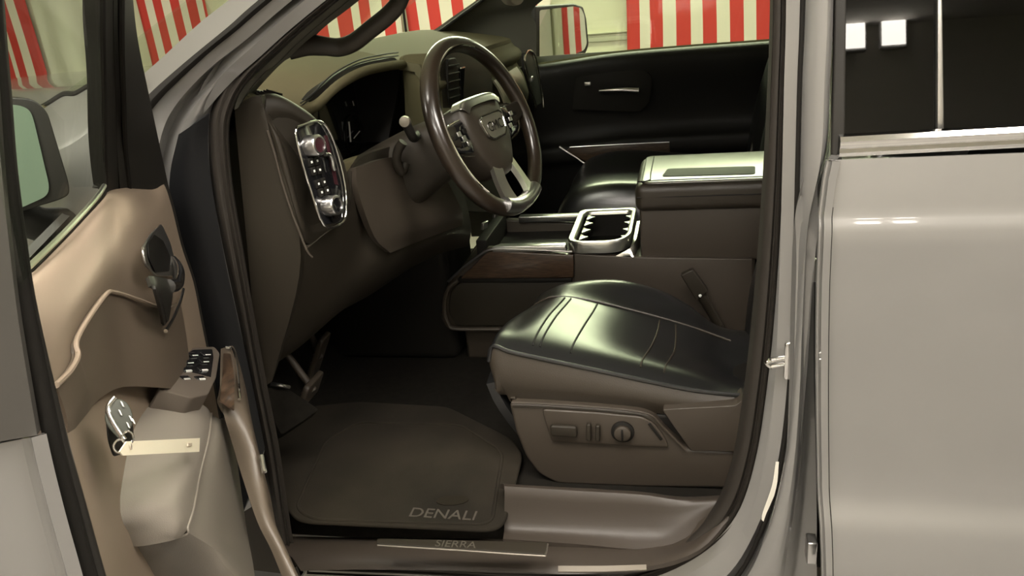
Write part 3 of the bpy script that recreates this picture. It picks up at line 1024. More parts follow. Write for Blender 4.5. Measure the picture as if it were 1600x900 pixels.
# glossy passenger panel and end vent
sg = [Y(a, b, 1.66) for a, b in [(811, 101), (818, 112), (824, 126), (828, 142), (826, 152)]]
gp = MB()
gp.patch([[V((p.x + .004, y, p.z)) for p in sg] for y in (1.24, 1.45, 1.60)], 4, 3, .006)
gp.build('glovebox_panel', GLOVE, dsh)
ev = MB()
el = [(819, 92), (822, 81), (829, 79), (835, 86), (841, 110), (846, 140), (848, 165)]
ev.prism(fillet([X(820, 82, -.50), X(832, 79, -.50), X(848, 160, -.50), X(838, 166, -.50), X(822, 110, -.50)], .01, 4), V((-.012, 0, 0)), .004)
evo = ev.build('end_vent', RUB, dsh)
MB().tube([X(a, b, -.497) for a, b in [(838, 168), (828, 130), (820, 98), (822, 83), (829, 79), (836, 88), (842, 115), (847, 142), (849, 168)]], .0032, 5, 8).build('vent_ring', CHR, evo, label='chrome ring round the far end vent')
MB().obox(X(831, 123, -.492), V((.004, 0, 0)), V((0, .012, 0)), V((0, 0, .008)), .003).build('vent_slider', SATIN, evo)

# ---------------------------------------------------------------- steering column and wheel
sc = MB()
secs = []
for h, rx, rz, dz in ((-.045, .050, .055, -.005), (-.09, .062, .070, -.01), (-.16, .070, .085, -.02), (-.25, .078, .095, -.035), (-.33, .08, .10, -.05)):
    c = WC + V((h * .97, 0, h * .33)) + V((0, 0, dz))
    secs.append([c + V((0, rx * math.copysign(abs(math.cos(a)) ** .7, math.cos(a)), rz * math.copysign(abs(math.sin(a)) ** .7, math.sin(a)))) for a in [2 * PI * k / 28 for k in range(28)]])
sc.loft(secs, 4)
sco = sc.build('steering_column', DASHM, truck)
sr = MB()
sr.lathe([(.055, -.02), (.058, 0), (.05, .012), (.03, .014)], WC + V((-.075, 0, -.025)), WN, 32)
sr.build('column_collar', RUB, sco)
stl = MB()
stl.tube([WC + V((-.14, -.05, 0)), WC + V((-.125, -.10, .004)), WC + V((-.115, -.15, .012)), Y(634, 192, .335)], lambda t: .008 + .002 * t, 5, 12)
stl.lathe([(0, -.016), (.010, -.014), (.0115, 0), (.010, .014), (0, .016)], Y(633, 190, .33), V((.2, -.9, .1)), 20, mi=1)
stl.build('signal_stalk', [RUB, DULLM], sco)
cs2 = MB()
cs2.tube(yv([(630, 222, .40), (622, 235, .40), (620, 252, .40), (628, 268, .41), (634, 255, .42)]), .010, 5, 10)
cs2.build('tilt_lever', DASHM, sco)

wheel = MB()
RR, TR = .183, .0165
N = 72
wheel.tube([WP(RR * math.cos(2 * PI * k / N), RR * math.sin(2 * PI * k / N)) for k in range(N)], TR, 1, 18, closed=True, flat=1.1)
who = wheel.build('steering_wheel', mat('wheel_leather', (.020, .014, .009), .28, coat=.5, coat_r=.15, bump=.15, bscale=700), truck, label='dark leather rimmed steering wheel with metal spokes')
def arc(r, a0, a1, h, n=24):
    return [WP(r * math.cos(R_(a0 + (a1 - a0) * i / n)), r * math.sin(R_(a0 + (a1 - a0) * i / n)), h) for i in range(n + 1)]
# hub cover built in the wheel plane
HUB[:] = [-.030, -.010]
hub = MB()
ho = [(a * 1.12, b * 1.12) for a, b in [(-.070, .052), (-.045, .064), (.045, .064), (.070, .052), (.078, .02), (.066, -.030), (.040, -.072), (.018, -.088), (-.018, -.088), (-.040, -.072), (-.066, -.030), (-.078, .02)]]
def hubring(s, h, dy=0):
    return [WP(a * s, (b + .01) * s - .01 + dy, h) for a, b in ho]
hub.patch([hubring(.96, -.03), hubring(1.0, .0), hubring(1.0, .024), hubring(.93, .036), hubring(.70, .043), hubring(.35, .046), hubring(.02, .047)], 4, 4, .006, cl=True, away=WP(0, 0, 1))
hub.build('horn_pad', LEATHB, who)
tb = MB()
tb.patch([[WP(a * 1.02, b * 1.02 + .002, h) for a, b in ho[:4]] for h in (.012,)] + [[WP(a * .99, b * 1.0 + .001, .038) for a, b in ho[:4]]] + [[WP(a * .86, b * .80, .044) for a, b in ho[:4]]], 6, 4, .003, away=WP(0, 0, -1))
tb.build('hub_cap_trim', SATIN, who)
bd = MB()
be = [(-.042, .022), (.042, .022), (.048, .012), (.040, -.018), (.026, -.028), (-.026, -.028), (-.040, -.018), (-.048, .012)]
bd.prism(fillet([WP(a, b + .008, .042) for a, b in be], .006, 4), WN * .009, .003)
bdo = bd.build('badge_plate', LID, who)
MB().tube(fillet([WP(a * 1.02, b * 1.04 + .008, .050) for a, b in be], .006, 4), .0024, 1, 8, closed=True).build('badge_rim', CHR, who)
text('badge_lettering', 'GMC', .030, WP(0, .004, .0525), WX, WY, CHR, who)
# spokes
for sgn in (-1, 1):
    sp = MB()
    sp.prism([WP(sgn * .062, .036, .0), WP(sgn * .172, .038, .016), WP(sgn * .176, .004, .016), WP(sgn * .066, -.030, .0)], WN * .022, .006)
    sp.build('spoke', DASHM, who)
    bp = MB()
    bp.prism(fillet([WP(sgn * .076, .040, .020), WP(sgn * .140, .034, .016), WP(sgn * .150, .010, .016), WP(sgn * .134, -.020, .016), WP(sgn * .084, -.032, .020)], .010, 4), WN * .012, .004)
    bpo = bp.build('button_pad', PIANO, who)
    q = MB()
    q.tube([WP(sgn * a, b, .0275) for a, b in ((.082, .043), (.136, .037), (.152, .010), (.136, -.024), (.088, -.036))], .0022, 5, 8)
    q.build('pad_edge', CHR, who)
    bt = MB()
    for k, (a, b) in enumerate(((.094, .018), (.118, .016), (.134, .012), (.096, -.008), (.116, -.008), (.106, .005))):
        bt.obox(WP(sgn * a, b, .0335), WX * .007, WY * .005, WN * .0015, .0015, mi=k % 2)
    bt.build('wheel_buttons', [RUB, SATIN], who)
    sl = MB()
    sl.patch([[WP(sgn * .046, -.070, .034), WP(sgn * .056, -.100, .036), WP(sgn * .062, -.130, .040), WP(sgn * .066, -.158, .046)],
              [WP(sgn * .022, -.085, .040), WP(sgn * .030, -.108, .042), WP(sgn * .032, -.135, .046), WP(sgn * .026, -.166, .050)]], 5, 2, .012, away=WP(0, 0, 1))
    sl.build('lower_spoke', BEZ, who, label='brushed metal lower spoke')
HUB[:] = [0, 0]
ba = MB()
ba.tube(arc(RR - .003, 246, 294, .010), .0165, 2, 14, flat=1.0)
ba.build('rim_insert', SATIN, who, label='bright metal insert at the bottom of the rim')
ba = MB()
ba.tube(arc(RR - TR * .45, 70, 225, .0158, 40), .0030, 1, 8)
ba.build('rim_accent', CHR, who, label='thin bright line round the inner rim')

# ---------------------------------------------------------------- driver seat
seat = MB()
cS = [(770, 541), (795, 549), (830, 557), (920, 576), (1000, 593), (1080, 609), (1150, 617)]
cN = [(778, 520), (800, 522), (836, 528), (925, 546), (1005, 563), (1085, 582), (1152, 600)]
cC = [(797, 500), (818, 497), (858, 492), (944, 512), (1022, 536), (1094, 562), (1155, 588)]
cF = [(830, 480), (850, 470), (884, 463), (960, 478), (1032, 497), (1082, 511), (1134, 532)]
cK = [(842, 466), (858, 453), (892, 441), (960, 437), (1022, 450), (1072, 474), (1130, 512)]
cO = [(850, 490), (866, 480), (898, 462), (962, 460), (1024, 474), (1076, 498), (1132, 534)]
colz = [(cS, .30), (cN, .355), (cC, .48), (cF, .61), (cK, .70), (cO, .76)]
G = [[Y(a, b, y) for (a, b) in c] for c, y in colz]
for k, col in enumerate(G):
    f0, f1 = col[0], col[1]
    col.insert(0, V((f0.x - .012, f0.y, f0.z - .035)))
    col.insert(0, V((f0.x - .004, f0.y, f0.z - .085)))
    col.append(V((.22, col[-1].y, col[-1].z - .01)))
seat.patch(G, 5, 5, .03)
stm = seat.build('driver_seat', LEATH, truck, sharp=1.2, label='black leather driver seat with brown plastic side trim')
sb = MB()
near = G[0]
low = ys([(800, 600), (793, 618), (797, 627), (808, 629), (850, 633), (930, 637), (1000, 642), (1080, 652), (1150, 650)], .30)
low.append(V((.22, .30, low[-1].z)))
low = [near[0] + V((.01, 0, -.03)), ] + low[1:]
midr = [a.lerp(b, .5) + V((0, -.012, 0)) for a, b in zip(near, low)]
sb.patch([near, midr, low], 5, 4, .02)
sb.build('cushion_side', LEATHB, stm)
nose = MB()
nose.patch([[c[0] for c in G], [c[0] + V((.02, 0, -.06)) for c in G], [c[0] + V((.08, 0, -.16)) for c in G]], 4, 3, .02)
nose.build('cushion_nose', LEATH, stm)
MB().tube([p + V((0, -.002, .001)) for p in near[1:]], .0045, 5, 8).build('piping', LEATH, stm)


def onseat(t, k):
    """a point on the cushion: t along the length (0..1 over the columns), k across"""
    cols = [cr(c, 5) for c in G]
    n = len(cols[0]) - 1
    i = t * n
    i0 = min(int(i), n - 1)
    ln = [c[i0].lerp(c[i0 + 1], i - i0) for c in cols]
    ln = cr(ln, 8)
    j = k * (len(ln) - 1)
    j0 = min(int(j), len(ln) - 2)
    return ln[j0].lerp(ln[j0 + 1], j - j0)


for t, m_ in ((.445, SEAM), (.462, SEAM), (.52, SEAM), (.665, STITCH), (.715, STITCH)):
    MB().tube([onseat(t, k) + V((0, 0, .0005)) for k in (.12, .2, .3, .4, .5, .58)], .0022, 4, 6).build('seat_seam', m_ if m_ is SEAM else LEATHB, stm)
MB().tube([onseat(t, .60) + V((0, 0, .0008)) for t in (.2, .3, .4, .5, .6, .7, .8, .9)], .003, 4, 6).build('bolster_seam', LEATHB, stm)
# backrest, mostly behind the pillar
bk = MB()
rows = []
for z, xf, t in ((.72, .135, .14), (.9, .155, .17), (1.1, .22, .17), (1.3, .33, .15), (1.43, .365, .11)):
    rows.append([V((xf + .06, .27, z)), V((xf, .29, z)), V((xf + .01, .38, z)), V((xf + .03, .5, z)), V((xf + .01, .62, z)), V((xf, .71, z)), V((xf + .06, .73, z)), V((xf + t, .70, z)), V((xf + t + .01, .5, z)), V((xf + t, .30, z))])
bk.loft([cr(r, 3, True) for r in rows], 4)
bk.build('backrest', LEATH, stm)
hr = MB()
hr.obox(V((.46, .5, 1.58)), V((.05, 0, .01)), V((0, .13, 0)), V((.02, 0, .09)), .04, 5)
for dy in (-.06, .06):
    hr.tube([V((.43, .5 + dy, 1.40)), V((.45, .5 + dy, 1.52))], .007, 3, 10)
hr.build('headrest', LEATH, stm)
# side trim
sd = MB()
tr = [(795, 630), (850, 632), (930, 637), (1000, 644), (1020, 652), (1042, 676), (1072, 702), (1150, 706), (1148, 764), (1000, 762), (872, 757), (842, 742), (822, 716), (806, 676)]
sd.prism(fillet(ys(tr, .275), .012, 4), V((0, .05, 0)), .008, 4)
sdo = sd.build('seat_side_trim', SEATP, stm)
sp = MB()
sp.prism(fillet(ys([(1034, 640), (1150, 634), (1162, 622), (1162, 706), (1080, 705)], .268), .008, 4), V((0, .05, 0)), .004)
sp.build('rear_trim_cap', SEATP, stm)
rp = MB()
rp.prism(fillet(ys([(846, 640), (930, 645), (1004, 652), (1024, 664), (1040, 686), (1046, 700), (960, 696), (862, 690)], .268), .010, 4), V((0, .015, 0)), .004)
rp.build('switch_plate', SEATP, sdo)
MB().tube(ys([(800, 629), (850, 631), (930, 636), (998, 643), (1020, 651), (1042, 674), (1070, 702)], .268), .0028, 5, 8).build('trim_edge', SEATP, sdo)
MB().prism(fillet(ys([(860, 661), (902, 663), (903, 680), (861, 677)], .266), .008, 5), V((0, -.012, 0)), .004).build('seat_slide_switch', DASHM, sdo)
MB().prism(fillet(ys([(917, 659), (924, 659), (924, 685), (916, 684)], .266), .004, 4), V((0, -.012, 0)), .003).build('recline_switch', DASHM, sdo)
MB().prism(fillet(ys([(931, 661), (938, 661), (938, 686), (930, 685)], .266), .004, 4), V((0, -.012, 0)), .003).build('recline_switch', DASHM, sdo)
c = Y(973, 674, .266)
k_ = MB()
k_.lathe([(.024, .0), (.024, .004), (.018, .006), (.018, .004)], c, V((0, -1, 0)), 32, mi=1)
k_.lathe([(.017, .0), (.017, .012), (.014, .014), (0, .014)], c, V((0, -1, 0)), 32)
k_.obox(c + V((0, -.016, .0)), V((.002, 0, 0)), V((0, .003, 0)), V((0, 0, .012)), .001, mi=1)
k_.build('lumbar_knob', [SEATP, RUB], sdo)
MB().prism(ys([(1012, 662), (1016, 660), (1036, 686), (1032, 688)], .266), V((0, -.002, 0)), .001).build('trim_groove', RUB, sdo)
sbm = MB()
sbm.box((-.33, .30, .58), (.3, .72, .74), .01)
sbm.build('seat_riser', RUB, stm)

# carpeted sill trim below the seat
sl = MB()
sl.patch([yv([(782, 756, .19), (900, 762, .19), (1000, 768, .19), (1070, 776, .19), (1150, 772, .19)]), yv([(788, 760, .15), (900, 767, .15), (1000, 773, .15), (1070, 782, .15), (1140, 778, .15)]),
          yv([(788, 800, .135), (900, 806, .135), (1000, 808, .135), (1060, 806, .135), (1132, 784, .14)]), yv([(788, 826, .12), (900, 831, .12), (1000, 834, .12), (1050, 830, .12), (1122, 796, .125)]),
          yv([(786, 842, .09), (900, 850, .09), (1000, 858, .09), (1060, 846, .10), (1120, 806, .115)])], 5, 4, .01)
slo = sl.build('sill_trim', SILLP, truck)
s2 = MB()
s2.patch([yv([(440, 838, .115), (570, 840, .115), (780, 842, .115), (900, 846, .115), (1000, 848, .115), (1060, 838, .115), (1110, 800, .12)]), yv([(440, 850, .075), (570, 850, .075), (780, 858, .075), (900, 862, .075), (1000, 862, .08), (1070, 848, .09), (1122, 804, .105)]), yv([(460, 876, .035), (570, 872, .035), (780, 880, .035), (900, 882, .035), (1000, 878, .045), (1080, 856, .06), (1134, 806, .09)]), yv([(470, 892, .02), (570, 890, .02), (780, 892, .02), (900, 897, .02), (1010, 886, .03), (1092, 860, .05), (1142, 808, .085)])], 4, 3, .01)
s2.build('sill_cover', SILLP, slo)
spl = MB()
zp = .622
spl.prism(fillet([Z(590, 843, zp), Z(856, 849, zp), Z(852, 868, zp), Z(588, 851, zp)], .006, 4), V((0, 0, .003)), .001)
splo = spl.build('sill_plate', DASHM, slo)
MB().tube([Z(590, 852, zp + .004), Z(720, 860, zp + .004), Z(840, 868, zp + .004), Z(852, 866, zp + .004), Z(856, 850, zp + .004)], .0018, 3, 6).build('sill_plate_edge', DULLM, slo)
ex_ = (Z(780, 856, zp) - Z(640, 849, zp)).normalized()
text('sill_lettering', 'SIERRA', .026, Z(712, 850.5, zp + .0036), ex_, UZ.cross(ex_), DULLM, slo, .0004)
tp = MB()
tp.patch([yv([(872, 884, .03), (940, 884, .03), (1010, 882, .035)]), yv([(872, 893, .02), (940, 893, .02), (1010, 890, .025)])], 4, 2, .004)
tp.build('sill_tread', TREAD, slo)

# ---------------------------------------------------------------- centre console
YC = .84
con = MB()
# lower body with a recessed pocket
body = [(760, 388), (706, 432), (690, 462), (686, 500), (700, 516), (800, 520), (1180, 560), (1180, 404), (985, 402), (898, 396)]
con.prism(fillet(ys(body, YC + .02), [.01, .02, .02, .02, .02, 0, 0, 0, 0, 0], 4), V((0, .03, 0)), .006)
con.prism([p + V((0, .27, 0)) for p in fillet(ys(body, YC + .02), [.01, .02, .02, .02, .02, 0, 0, 0, 0, 0], 4)], V((0, .03, 0)), .006)
con.box((-.64, YC + .04, .57), (.6, YC + .30, .85), .01)
cno = con.build('center_console', SEATP, truck)
# wood band and its satin line
wd = MB()
wd.prism(fillet(ys([(764, 392), (896, 399), (896, 434), (718, 436)], YC), [.012, 0, 0, .012], 4), V((0, .03, 0)), .003)
wd.build('wood_band', WOOD, cno, label='dark wood band along the console')
MB().tube(yv([(700, 440, YC), (722, 420, YC), (745, 402, YC), (766, 390, YC), (800, 389, YC), (850, 391, YC), (894, 393, YC)]), .0035, 5, 8).build('band_edge', SATIN, cno)
pk = MB()
pk.prism(fillet(ys([(718, 440), (892, 440), (960, 470), (960, 512), (712, 510), (700, 490), (702, 458)], YC + .012), .012, 4), V((0, .02, 0)), .006)
pk.build('side_pocket', DASHM, cno)
MB().tube(yv([(716, 438, YC + .008), (700, 452, YC + .005), (694, 480, YC + .005), (700, 505, YC + .005), (716, 514, YC + .005), (800, 514, YC + .005)]), .006, 5, 8).build('pocket_rim', SEATP, cno)
MB().prism(ys([(716, 434), (893, 435), (893, 441), (716, 442)], YC + .004), V((0, .02, 0)), .002).build('pocket_gap', RUB, cno)
pl = MB()
pl.prism(ys([(897, 397), (985, 402), (1176, 405), (1176, 560), (900, 470)], YC - .002), V((0, .03, 0)), .003)
pl.build('rear_side_panel', SEATP, cno)
# top deck with tray and cup holders
ZD = Y(885, 383, YC).z
dk = MB()
A_, B_ = Y(768, 386, YC), Y(884, 386, YC)
dk.prism([V((A_.x, YC, ZD)), V((B_.x, YC, ZD)), V((B_.x, YC + .03, ZD)), V((A_.x + .02, YC + .03, ZD))], V((0, 0, -.02)), .004)
dk.build('tray_rail', SATIN, cno)
dk = MB()
dk.prism([V((A_.x + .02, YC + .28, ZD)), V((B_.x, YC + .28, ZD)), V((B_.x, YC + .31, ZD)), V((A_.x + .02, YC + .31, ZD))], V((0, 0, -.02)), .004)
dk.build('tray_rail', SATIN, cno)
ty = MB()
ty.box((A_.x - .03, YC + .025, ZD - .06), (B_.x, YC + .29, ZD - .05), .003)
ty.box((A_.x - .05, YC + .025, ZD - .06), (A_.x - .02, YC + .29, ZD + .01), .003)
ty.build('storage_tray', RUB, cno)
# cup holder bezel (rounded ring with two wells)
ch = MB()
cx0, cx1 = Z(886, 382, ZD).x, Z(985, 380, ZD).x
oc = fillet([V((cx0, YC - .002, ZD + .006)), V((cx1 - .03, YC - .002, ZD + .006)), V((cx1, YC + .05, ZD + .008)), V((cx1, YC + .31, ZD + .008)), V((cx0 - .002, YC + .31, ZD + .006))], [.045, .05, .03, .02, .03], 7)
cc = sum(oc, V()) / len(oc)
def shr(L, s_, dz):
    return [V((cc.x + (p.x - cc.x) * (1 - s_), cc.y + (p.y - cc.y) * (1 - s_ * .6), p.z + dz)) for p in L]
ch.patch([[p + V((0, 0, -.03)) for p in oc], oc, shr(oc, .08, .003), shr(oc, .17, .0), shr(oc, .20, -.01)], 1, 3, .004, cl=True, away=cc + V((0, 0, 1)))
ch.build('cup_holder_bezel', BEZ, cno, label='pale satin surround of the twin cup holders')
cp = MB()
cp.patch([shr(oc, .19, -.008), shr(oc, .22, -.06), shr(oc, .24, -.075)], 1, 1, .003, cl=True, away=cc + V((0, 0, 1)))
cp.prism(shr(oc, .20, -.075), V((0, 0, -.004)), 0)
cp.build('cup_holder_well', RUB, cno)
hw = (cx1 - cx0) * .5
for cy in (YC + .062, YC + .125, YC + .19, YC + .25):
    for sg in (-1, 1):
        f_ = MB()
        e0 = V((cc.x + sg * hw * .80, cy, ZD + .002))
        f_.prism(fillet([e0 + V((0, -.026, 0)), e0 + V((-sg * .012, -.008, 0)), e0 + V((-sg * .024, .004, 0)), e0 + V((-sg * .012, .010, 0)), e0 + V((0, .026, 0))], .004, 3), V((0, 0, -.006)), .0015)
        f_.build('cup_grip', BEZ, cno)
cn = MB()
cn.patch([yv([(962, 400, YC), (990, 382, YC + .02), (1000, 345, YC + .16)]), yv([(975, 402, YC), (992, 392, YC + .01), (1002, 360, YC + .16)]), yv([(986, 402, YC), (992, 400, YC + .005), (1002, 380, YC + .16)])], 4, 3, .008)
cn.build('bezel_corner', BEZ, cno)
# armrest box and padded lid
bx = MB()
x0 = Y(995, 330, YC).x
zb = Y(1000, 400, YC).z - .02
zl = Y(1000, 333, YC).z
zt = Y(1000, 291, YC).z
bx.box((x0 + .006, YC + .012, zb), (.62, YC + .31, zl + .01), .008)
bx.build('armrest_box', SEATP, cno)
li = MB()
li.box((x0 - .004, YC - .002, zl), (.64, YC + .325, zt + .003), .022, 6)
lio = li.build('armrest_lid', LEATHB, cno)
lt = MB()
o4 = fillet([V((x0 + .012, YC + .006, zt)), V((.63, YC + .006, zt)), V((.63, YC + .318, zt)), V((x0 + .012, YC + .318, zt))], .03, 5)
lt.prism(o4, V((0, 0, .008)), .005)
lt.build('lid_pad', LID, cno)
rc = MB()
za = zt + .0085
qq = [Z(1043, 264, za), Z(1180, 260, za), Z(1180, 272, za), Z(1034, 276, za)]
rc.prism(fillet([V((q.x, q.y, za)) for q in qq], .012, 5), V((0, 0, .0012)), .0005)
rc.build('lid_recess', RUB, cno)
MB().tube([V((x0 + .002, YC + .0, zt - .03)), V((.3, YC - .003, zt - .03)), V((.6, YC - .003, zt - .03))], .0018, 3, 6).build('lid_seam', SEAM, cno)
MB().tube([V((x0 + .035, YC + .30, za)), V((x0 + .035, YC + .03, za)), V((x0 + .06, YC + .022, za)), V((.6, YC + .022, za))], .0015, 3, 6).build('lid_seam', SEAM, cno)

# seat belt buckle
sbk = MB()
p = [Y(1063, 430, .77), Y(1083, 421, .77), Y(1107, 455, .77), Y(1088, 470, .77)]
sbk.prism(fillet(p, .006, 4), V((0, .02, 0)), .004)
sbk.tube([Y(1096, 462, .78), Y(1118, 500, .78), Y(1140, 545, .77)], .009, 4, 10, flat=2)
sbk.lathe([(0, .003), (.0035, .002), (.004, 0)], Y(1094, 462, .768), V((0, -1, 0)), 14, mi=1)
sbk.build('seat_belt_buckle', [DASHM, WHITEP], truck)

# ---------------------------------------------------------------- passenger seat
ps = MB()
rows = []
for x, z, dz in ((-.40, .84, -.06), (-.39, .90, -.03), (-.33, .965, -.01), (-.2, .985, 0), (0, .965, 0), (.2, .94, 0)):
    rows.append([V((x, 1.19, z - .10)), V((x, 1.22, z - .01)), V((x - .01, 1.28, z + .012)), V((x - .015, 1.5, z - .004)), V((x - .01, 1.70, z + .012)), V((x, 1.77, z - .02)), V((x, 1.79, z - .10))])
ps.patch(rows, 4, 4, .02)
ps.patch([rows[0], [p_ + V((.03, 0, -.18)) for p_ in rows[0]]], 4, 2, .02)
psb = [V((.20, 0, .88)), V((.215, 0, 1.05)), V((.245, 0, 1.2)), V((.29, 0, 1.36)), V((.31, 0, 1.45))]
rows = []
for q in psb:
    x = q.x
    rows.append([V((x + .07, 1.24, q.z)), V((x + .01, 1.26, q.z)), V((x, 1.34, q.z)), V((x + .03, 1.5, q.z)), V((x, 1.66, q.z)), V((x + .01, 1.75, q.z)), V((x + .07, 1.77, q.z)), V((x + .17, 1.72, q.z)), V((x + .17, 1.28, q.z))])
ps.loft([cr(r, 3, True) for r in rows], 3)
ps.build('passenger_seat', LEATH, truck)
MB().tube([X(1186, 196, .16), Y(1181, 215, 1.64), Y(1175, 235, 1.63), Y(1170, 250, 1.62)][1:], .008, 4, 8).build('seat_back_piping', SEATP, truck)

# ---------------------------------------------------------------- passenger door (inside)
YP = 1.86
pd = MB()
zt_ = [(-.70, 1.285), (-.55, 1.295), (-.42, 1.305), (-.25, 1.318), (0, 1.322), (.25, 1.322), (.5, 1.325)]
def prow(y, f):
    return [V((x, y, f(z))) for x, z in zt_]
pd.patch([prow(1.90, lambda z: z - .01), prow(1.875, lambda z: z + .004), prow(1.84, lambda z: z - .004), prow(1.825, lambda z: z - .03), prow(1.835, lambda z: z - .09), prow(1.85, lambda z: z - .15), prow(1.86, lambda z: z - .20), prow(1.865, lambda z: z - .26),
          prow(1.845, lambda z: z - .295), prow(1.82, lambda z: z - .31), prow(1.82, lambda z: z - .36), prow(1.85, lambda z: z - .40), prow(1.87, lambda z: z - .60), prow(1.87, lambda z: .62)], 4, 3, .02)
pdo = pd.build('passenger_door', TRIMB, truck, label='black far door panel seen across the cabin')
MB().patch([prow(1.96, lambda z: z - .015), prow(1.93, lambda z: z + .006), prow(1.90, lambda z: z - .012)], 4, 3, .008).build('window_sill_cap', DASHT, pdo)
ds = MB()
ds.patch([[V((x, 1.975, z)) for z in (.6, .9, 1.15, 1.25, 1.32)] for x in (-.9, -.3, .3, 1.3)], 3, 2, .01)
ds.build('outer_skin', PAINT, pdo)
rdw = MB()
rdw.box((.30, 1.84, .6), (1.4, 1.96, 1.325), .02)
rdw.build('far_rear_door', TRIMB, truck)
bp_ = MB()
bp_.prism([V((.36, 1.80, 1.30)), V((.46, 1.80, 1.30)), V((.46, 1.72, 1.84)), V((.38, 1.72, 1.84))], V((0, .08, 0)), .01)
bp_.build('far_center_pillar', PTRIM, truck)
MB().prism([V((-.62, 1.90, 1.28)), V((.36, 1.90, 1.31)), V((.36, 1.80, 1.80)), V((-.30, 1.80, 1.80))], V((0, .004, .001)), 0).build('door_window_glass', GLASS, pdo)
MB().prism([V((.46, 1.90, 1.31)), V((1.25, 1.90, 1.33)), V((1.20, 1.80, 1.80)), V((.46, 1.80, 1.80))], V((0, .004, .001)), 0).build('far_rear_glass', GLASSD, truck)
hrs = MB()
q = [Y(a, b, 1.828) for a, b in ((893, 172), (900, 112), (930, 106), (1006, 108), (1020, 120), (1016, 160), (1000, 176))]
hrs.prism(fillet(q, .012, 4), V((0, .012, 0)), .004)
hrs.build('handle_recess', RUB, pdo)
hh = MB()
hh.tube([Y(936, 142, 1.812), Y(952, 141, 1.806), Y(975, 140, 1.803), Y(998, 141, 1.806)], lambda t: .0045 + .0055 * t, 5, 12, flat=.8)
hh.build('release_handle', SATIN, pdo, label='bright metal release handle on the far door')
lk = MB().obox(Y(918, 131, 1.82), V((.012, 0, 0)), V((0, .004, 0)), V((0, 0, .007)), .003)
lk.build('lock_switch', SATIN, pdo)
wb = MB()
wb.prism(fillet(ys([(884, 236), (892, 230), (1046, 222), (1047, 250), (925, 258)], 1.812), .006, 4), V((0, .015, 0)), .003)
wb.build('wood_band', WOOD, pdo)
MB().tube(ys([(874, 229), (884, 236), (900, 246), (915, 256), (931, 259)], 1.81), .0035, 5, 8).build('pull_trim', SATIN, pdo)
MB().tube(ys([(890, 230), (960, 226), (1046, 222)], 1.808), .0018, 4, 8).build('band_edge', SATIN, pdo)
# passenger mirror
mr = MB()
mq = [(842, 16), (896, 10), (907, 13), (912, 24), (916, 68), (912, 78), (880, 92), (842, 96)]
mn_ = V((.92, -.40, 0)).normalized()
mo_ = Y(838, 55, 2.06)


def mpt(px, py, k=0.0):
    return hitp(px, py, mo_, mn_) + mn_ * k


mr.prism(fillet([mpt(*p) for p in ((836, 9), (898, 5), (912, 10), (917, 28), (921, 70), (916, 84), (882, 97), (836, 101))], .012, 4), mn_ * -.07, .012, 4)
mro = mr.build('far_side_mirror', BLACKF, truck)
MB().prism(fillet([mpt(a, b, .003) for a, b in mq], .012, 4), mn_ * -.002, 0).build('mirror_glass', MIRR, mro)
ma = MB()
ma.tube([Y(842, 98, 2.16) + V((-.06, .0, 0)), V((-.64, 2.05, 1.29)), V((-.64, 1.95, 1.27))], .03, 4, 12)
ma.build('mirror_arm', BLACKF, mro)

# ---------------------------------------------------------------- pedals
def pedal(name, c, ex_, ey_, w_, h_, arm):
    p = MB()
    n = ex_.cross(ey_).normalized()
    p.prism(fillet([c - ex_ * w_ - ey_ * h_, c + ex_ * w_ - ey_ * h_, c + ex_ * w_ + ey_ * h_, c - ex_ * w_ + ey_ * h_], .012, 4), n * .014, .004)
    for k in range(4):
        t = -.6 + k * .4
        p.tube([c - ex_ * w_ * .8 + ey_ * h_ * t + n * .015, c + ex_ * w_ * .8 + ey_ * h_ * t + n * .015], .0025, 2, 6)
    p.tube([c, c + (arm - c) * .5 + V((.02, 0, 0)), arm], .009, 4, 10)
    return p.build(name, SEATP, truck)


py_ = V((.45, 0, .9)).normalized()
pedal('brake_pedal', Y(490, 610, .36), V((0, -1, 0)), py_, .045, .032, V((-1.05, .36, 1.0)))
pedal('accelerator_pedal', V((-.97, .62, .70)), V((0, -1, 0)), py_, .03, .07, V((-1.08, .62, .95)))
MB().prism(fillet([Y(404, 610, .20), Y(440, 600, .24), Y(500, 640, .24), Y(440, 680, .20)], .01), V((-.02, .01, -.02)), .004).build('dead_pedal', CARPET, truck)
MB().tube(yv([(424, 600, .22), (438, 602, .22), (452, 605, .24)]), .004, 3, 8).build('pedal_release', SATIN, truck)

# ---------------------------------------------------------------- floor mat (loose)
zm = .590
fm = thing('floor_mat', 'dark carpet floor mat with faded logo lettering in the driver footwell', 'floor mat', Z(620, 760, zm))
mt_ = MB()
mo = [(424, 690), (480, 640), (560, 632), (700, 640), (800, 690), (818, 715), (790, 822), (770, 834), (470, 820), (452, 805), (432, 760)]
mt_.prism(fillet([Z(a, b, zm) for a, b in mo], .03, 5), V((0, 0, .010)), .004)
mt_.build('mat_carpet', MATM, fm)
MB().tube(fillet([Z(a, b, zm + .010) for a, b in [(462, 795), (508, 690), (560, 660), (720, 664), (786, 706), (768, 820), (490, 812)]], .03, 5), .004, 1, 8, closed=True).build('mat_groove', MATM, fm)
ex_ = (Z(745, 806, zm) - Z(640, 800, zm)).normalized()
text('mat_lettering', 'DENALI', .042, Z(692, 804, zm + .0115), ex_, UZ.cross(ex_), MATT, fm, .0008)
ov = MB()
c = Z(707, 782, zm + .0105)
ov.prism([c + V((.033 * math.cos(a) + .008 * math.sin(a), .018 * math.sin(a), 0)) for a in [2 * PI * k / 28 for k in range(28)]], V((0, 0, .0015)), 0)
ov.build('mat_anchor', MATD, fm)

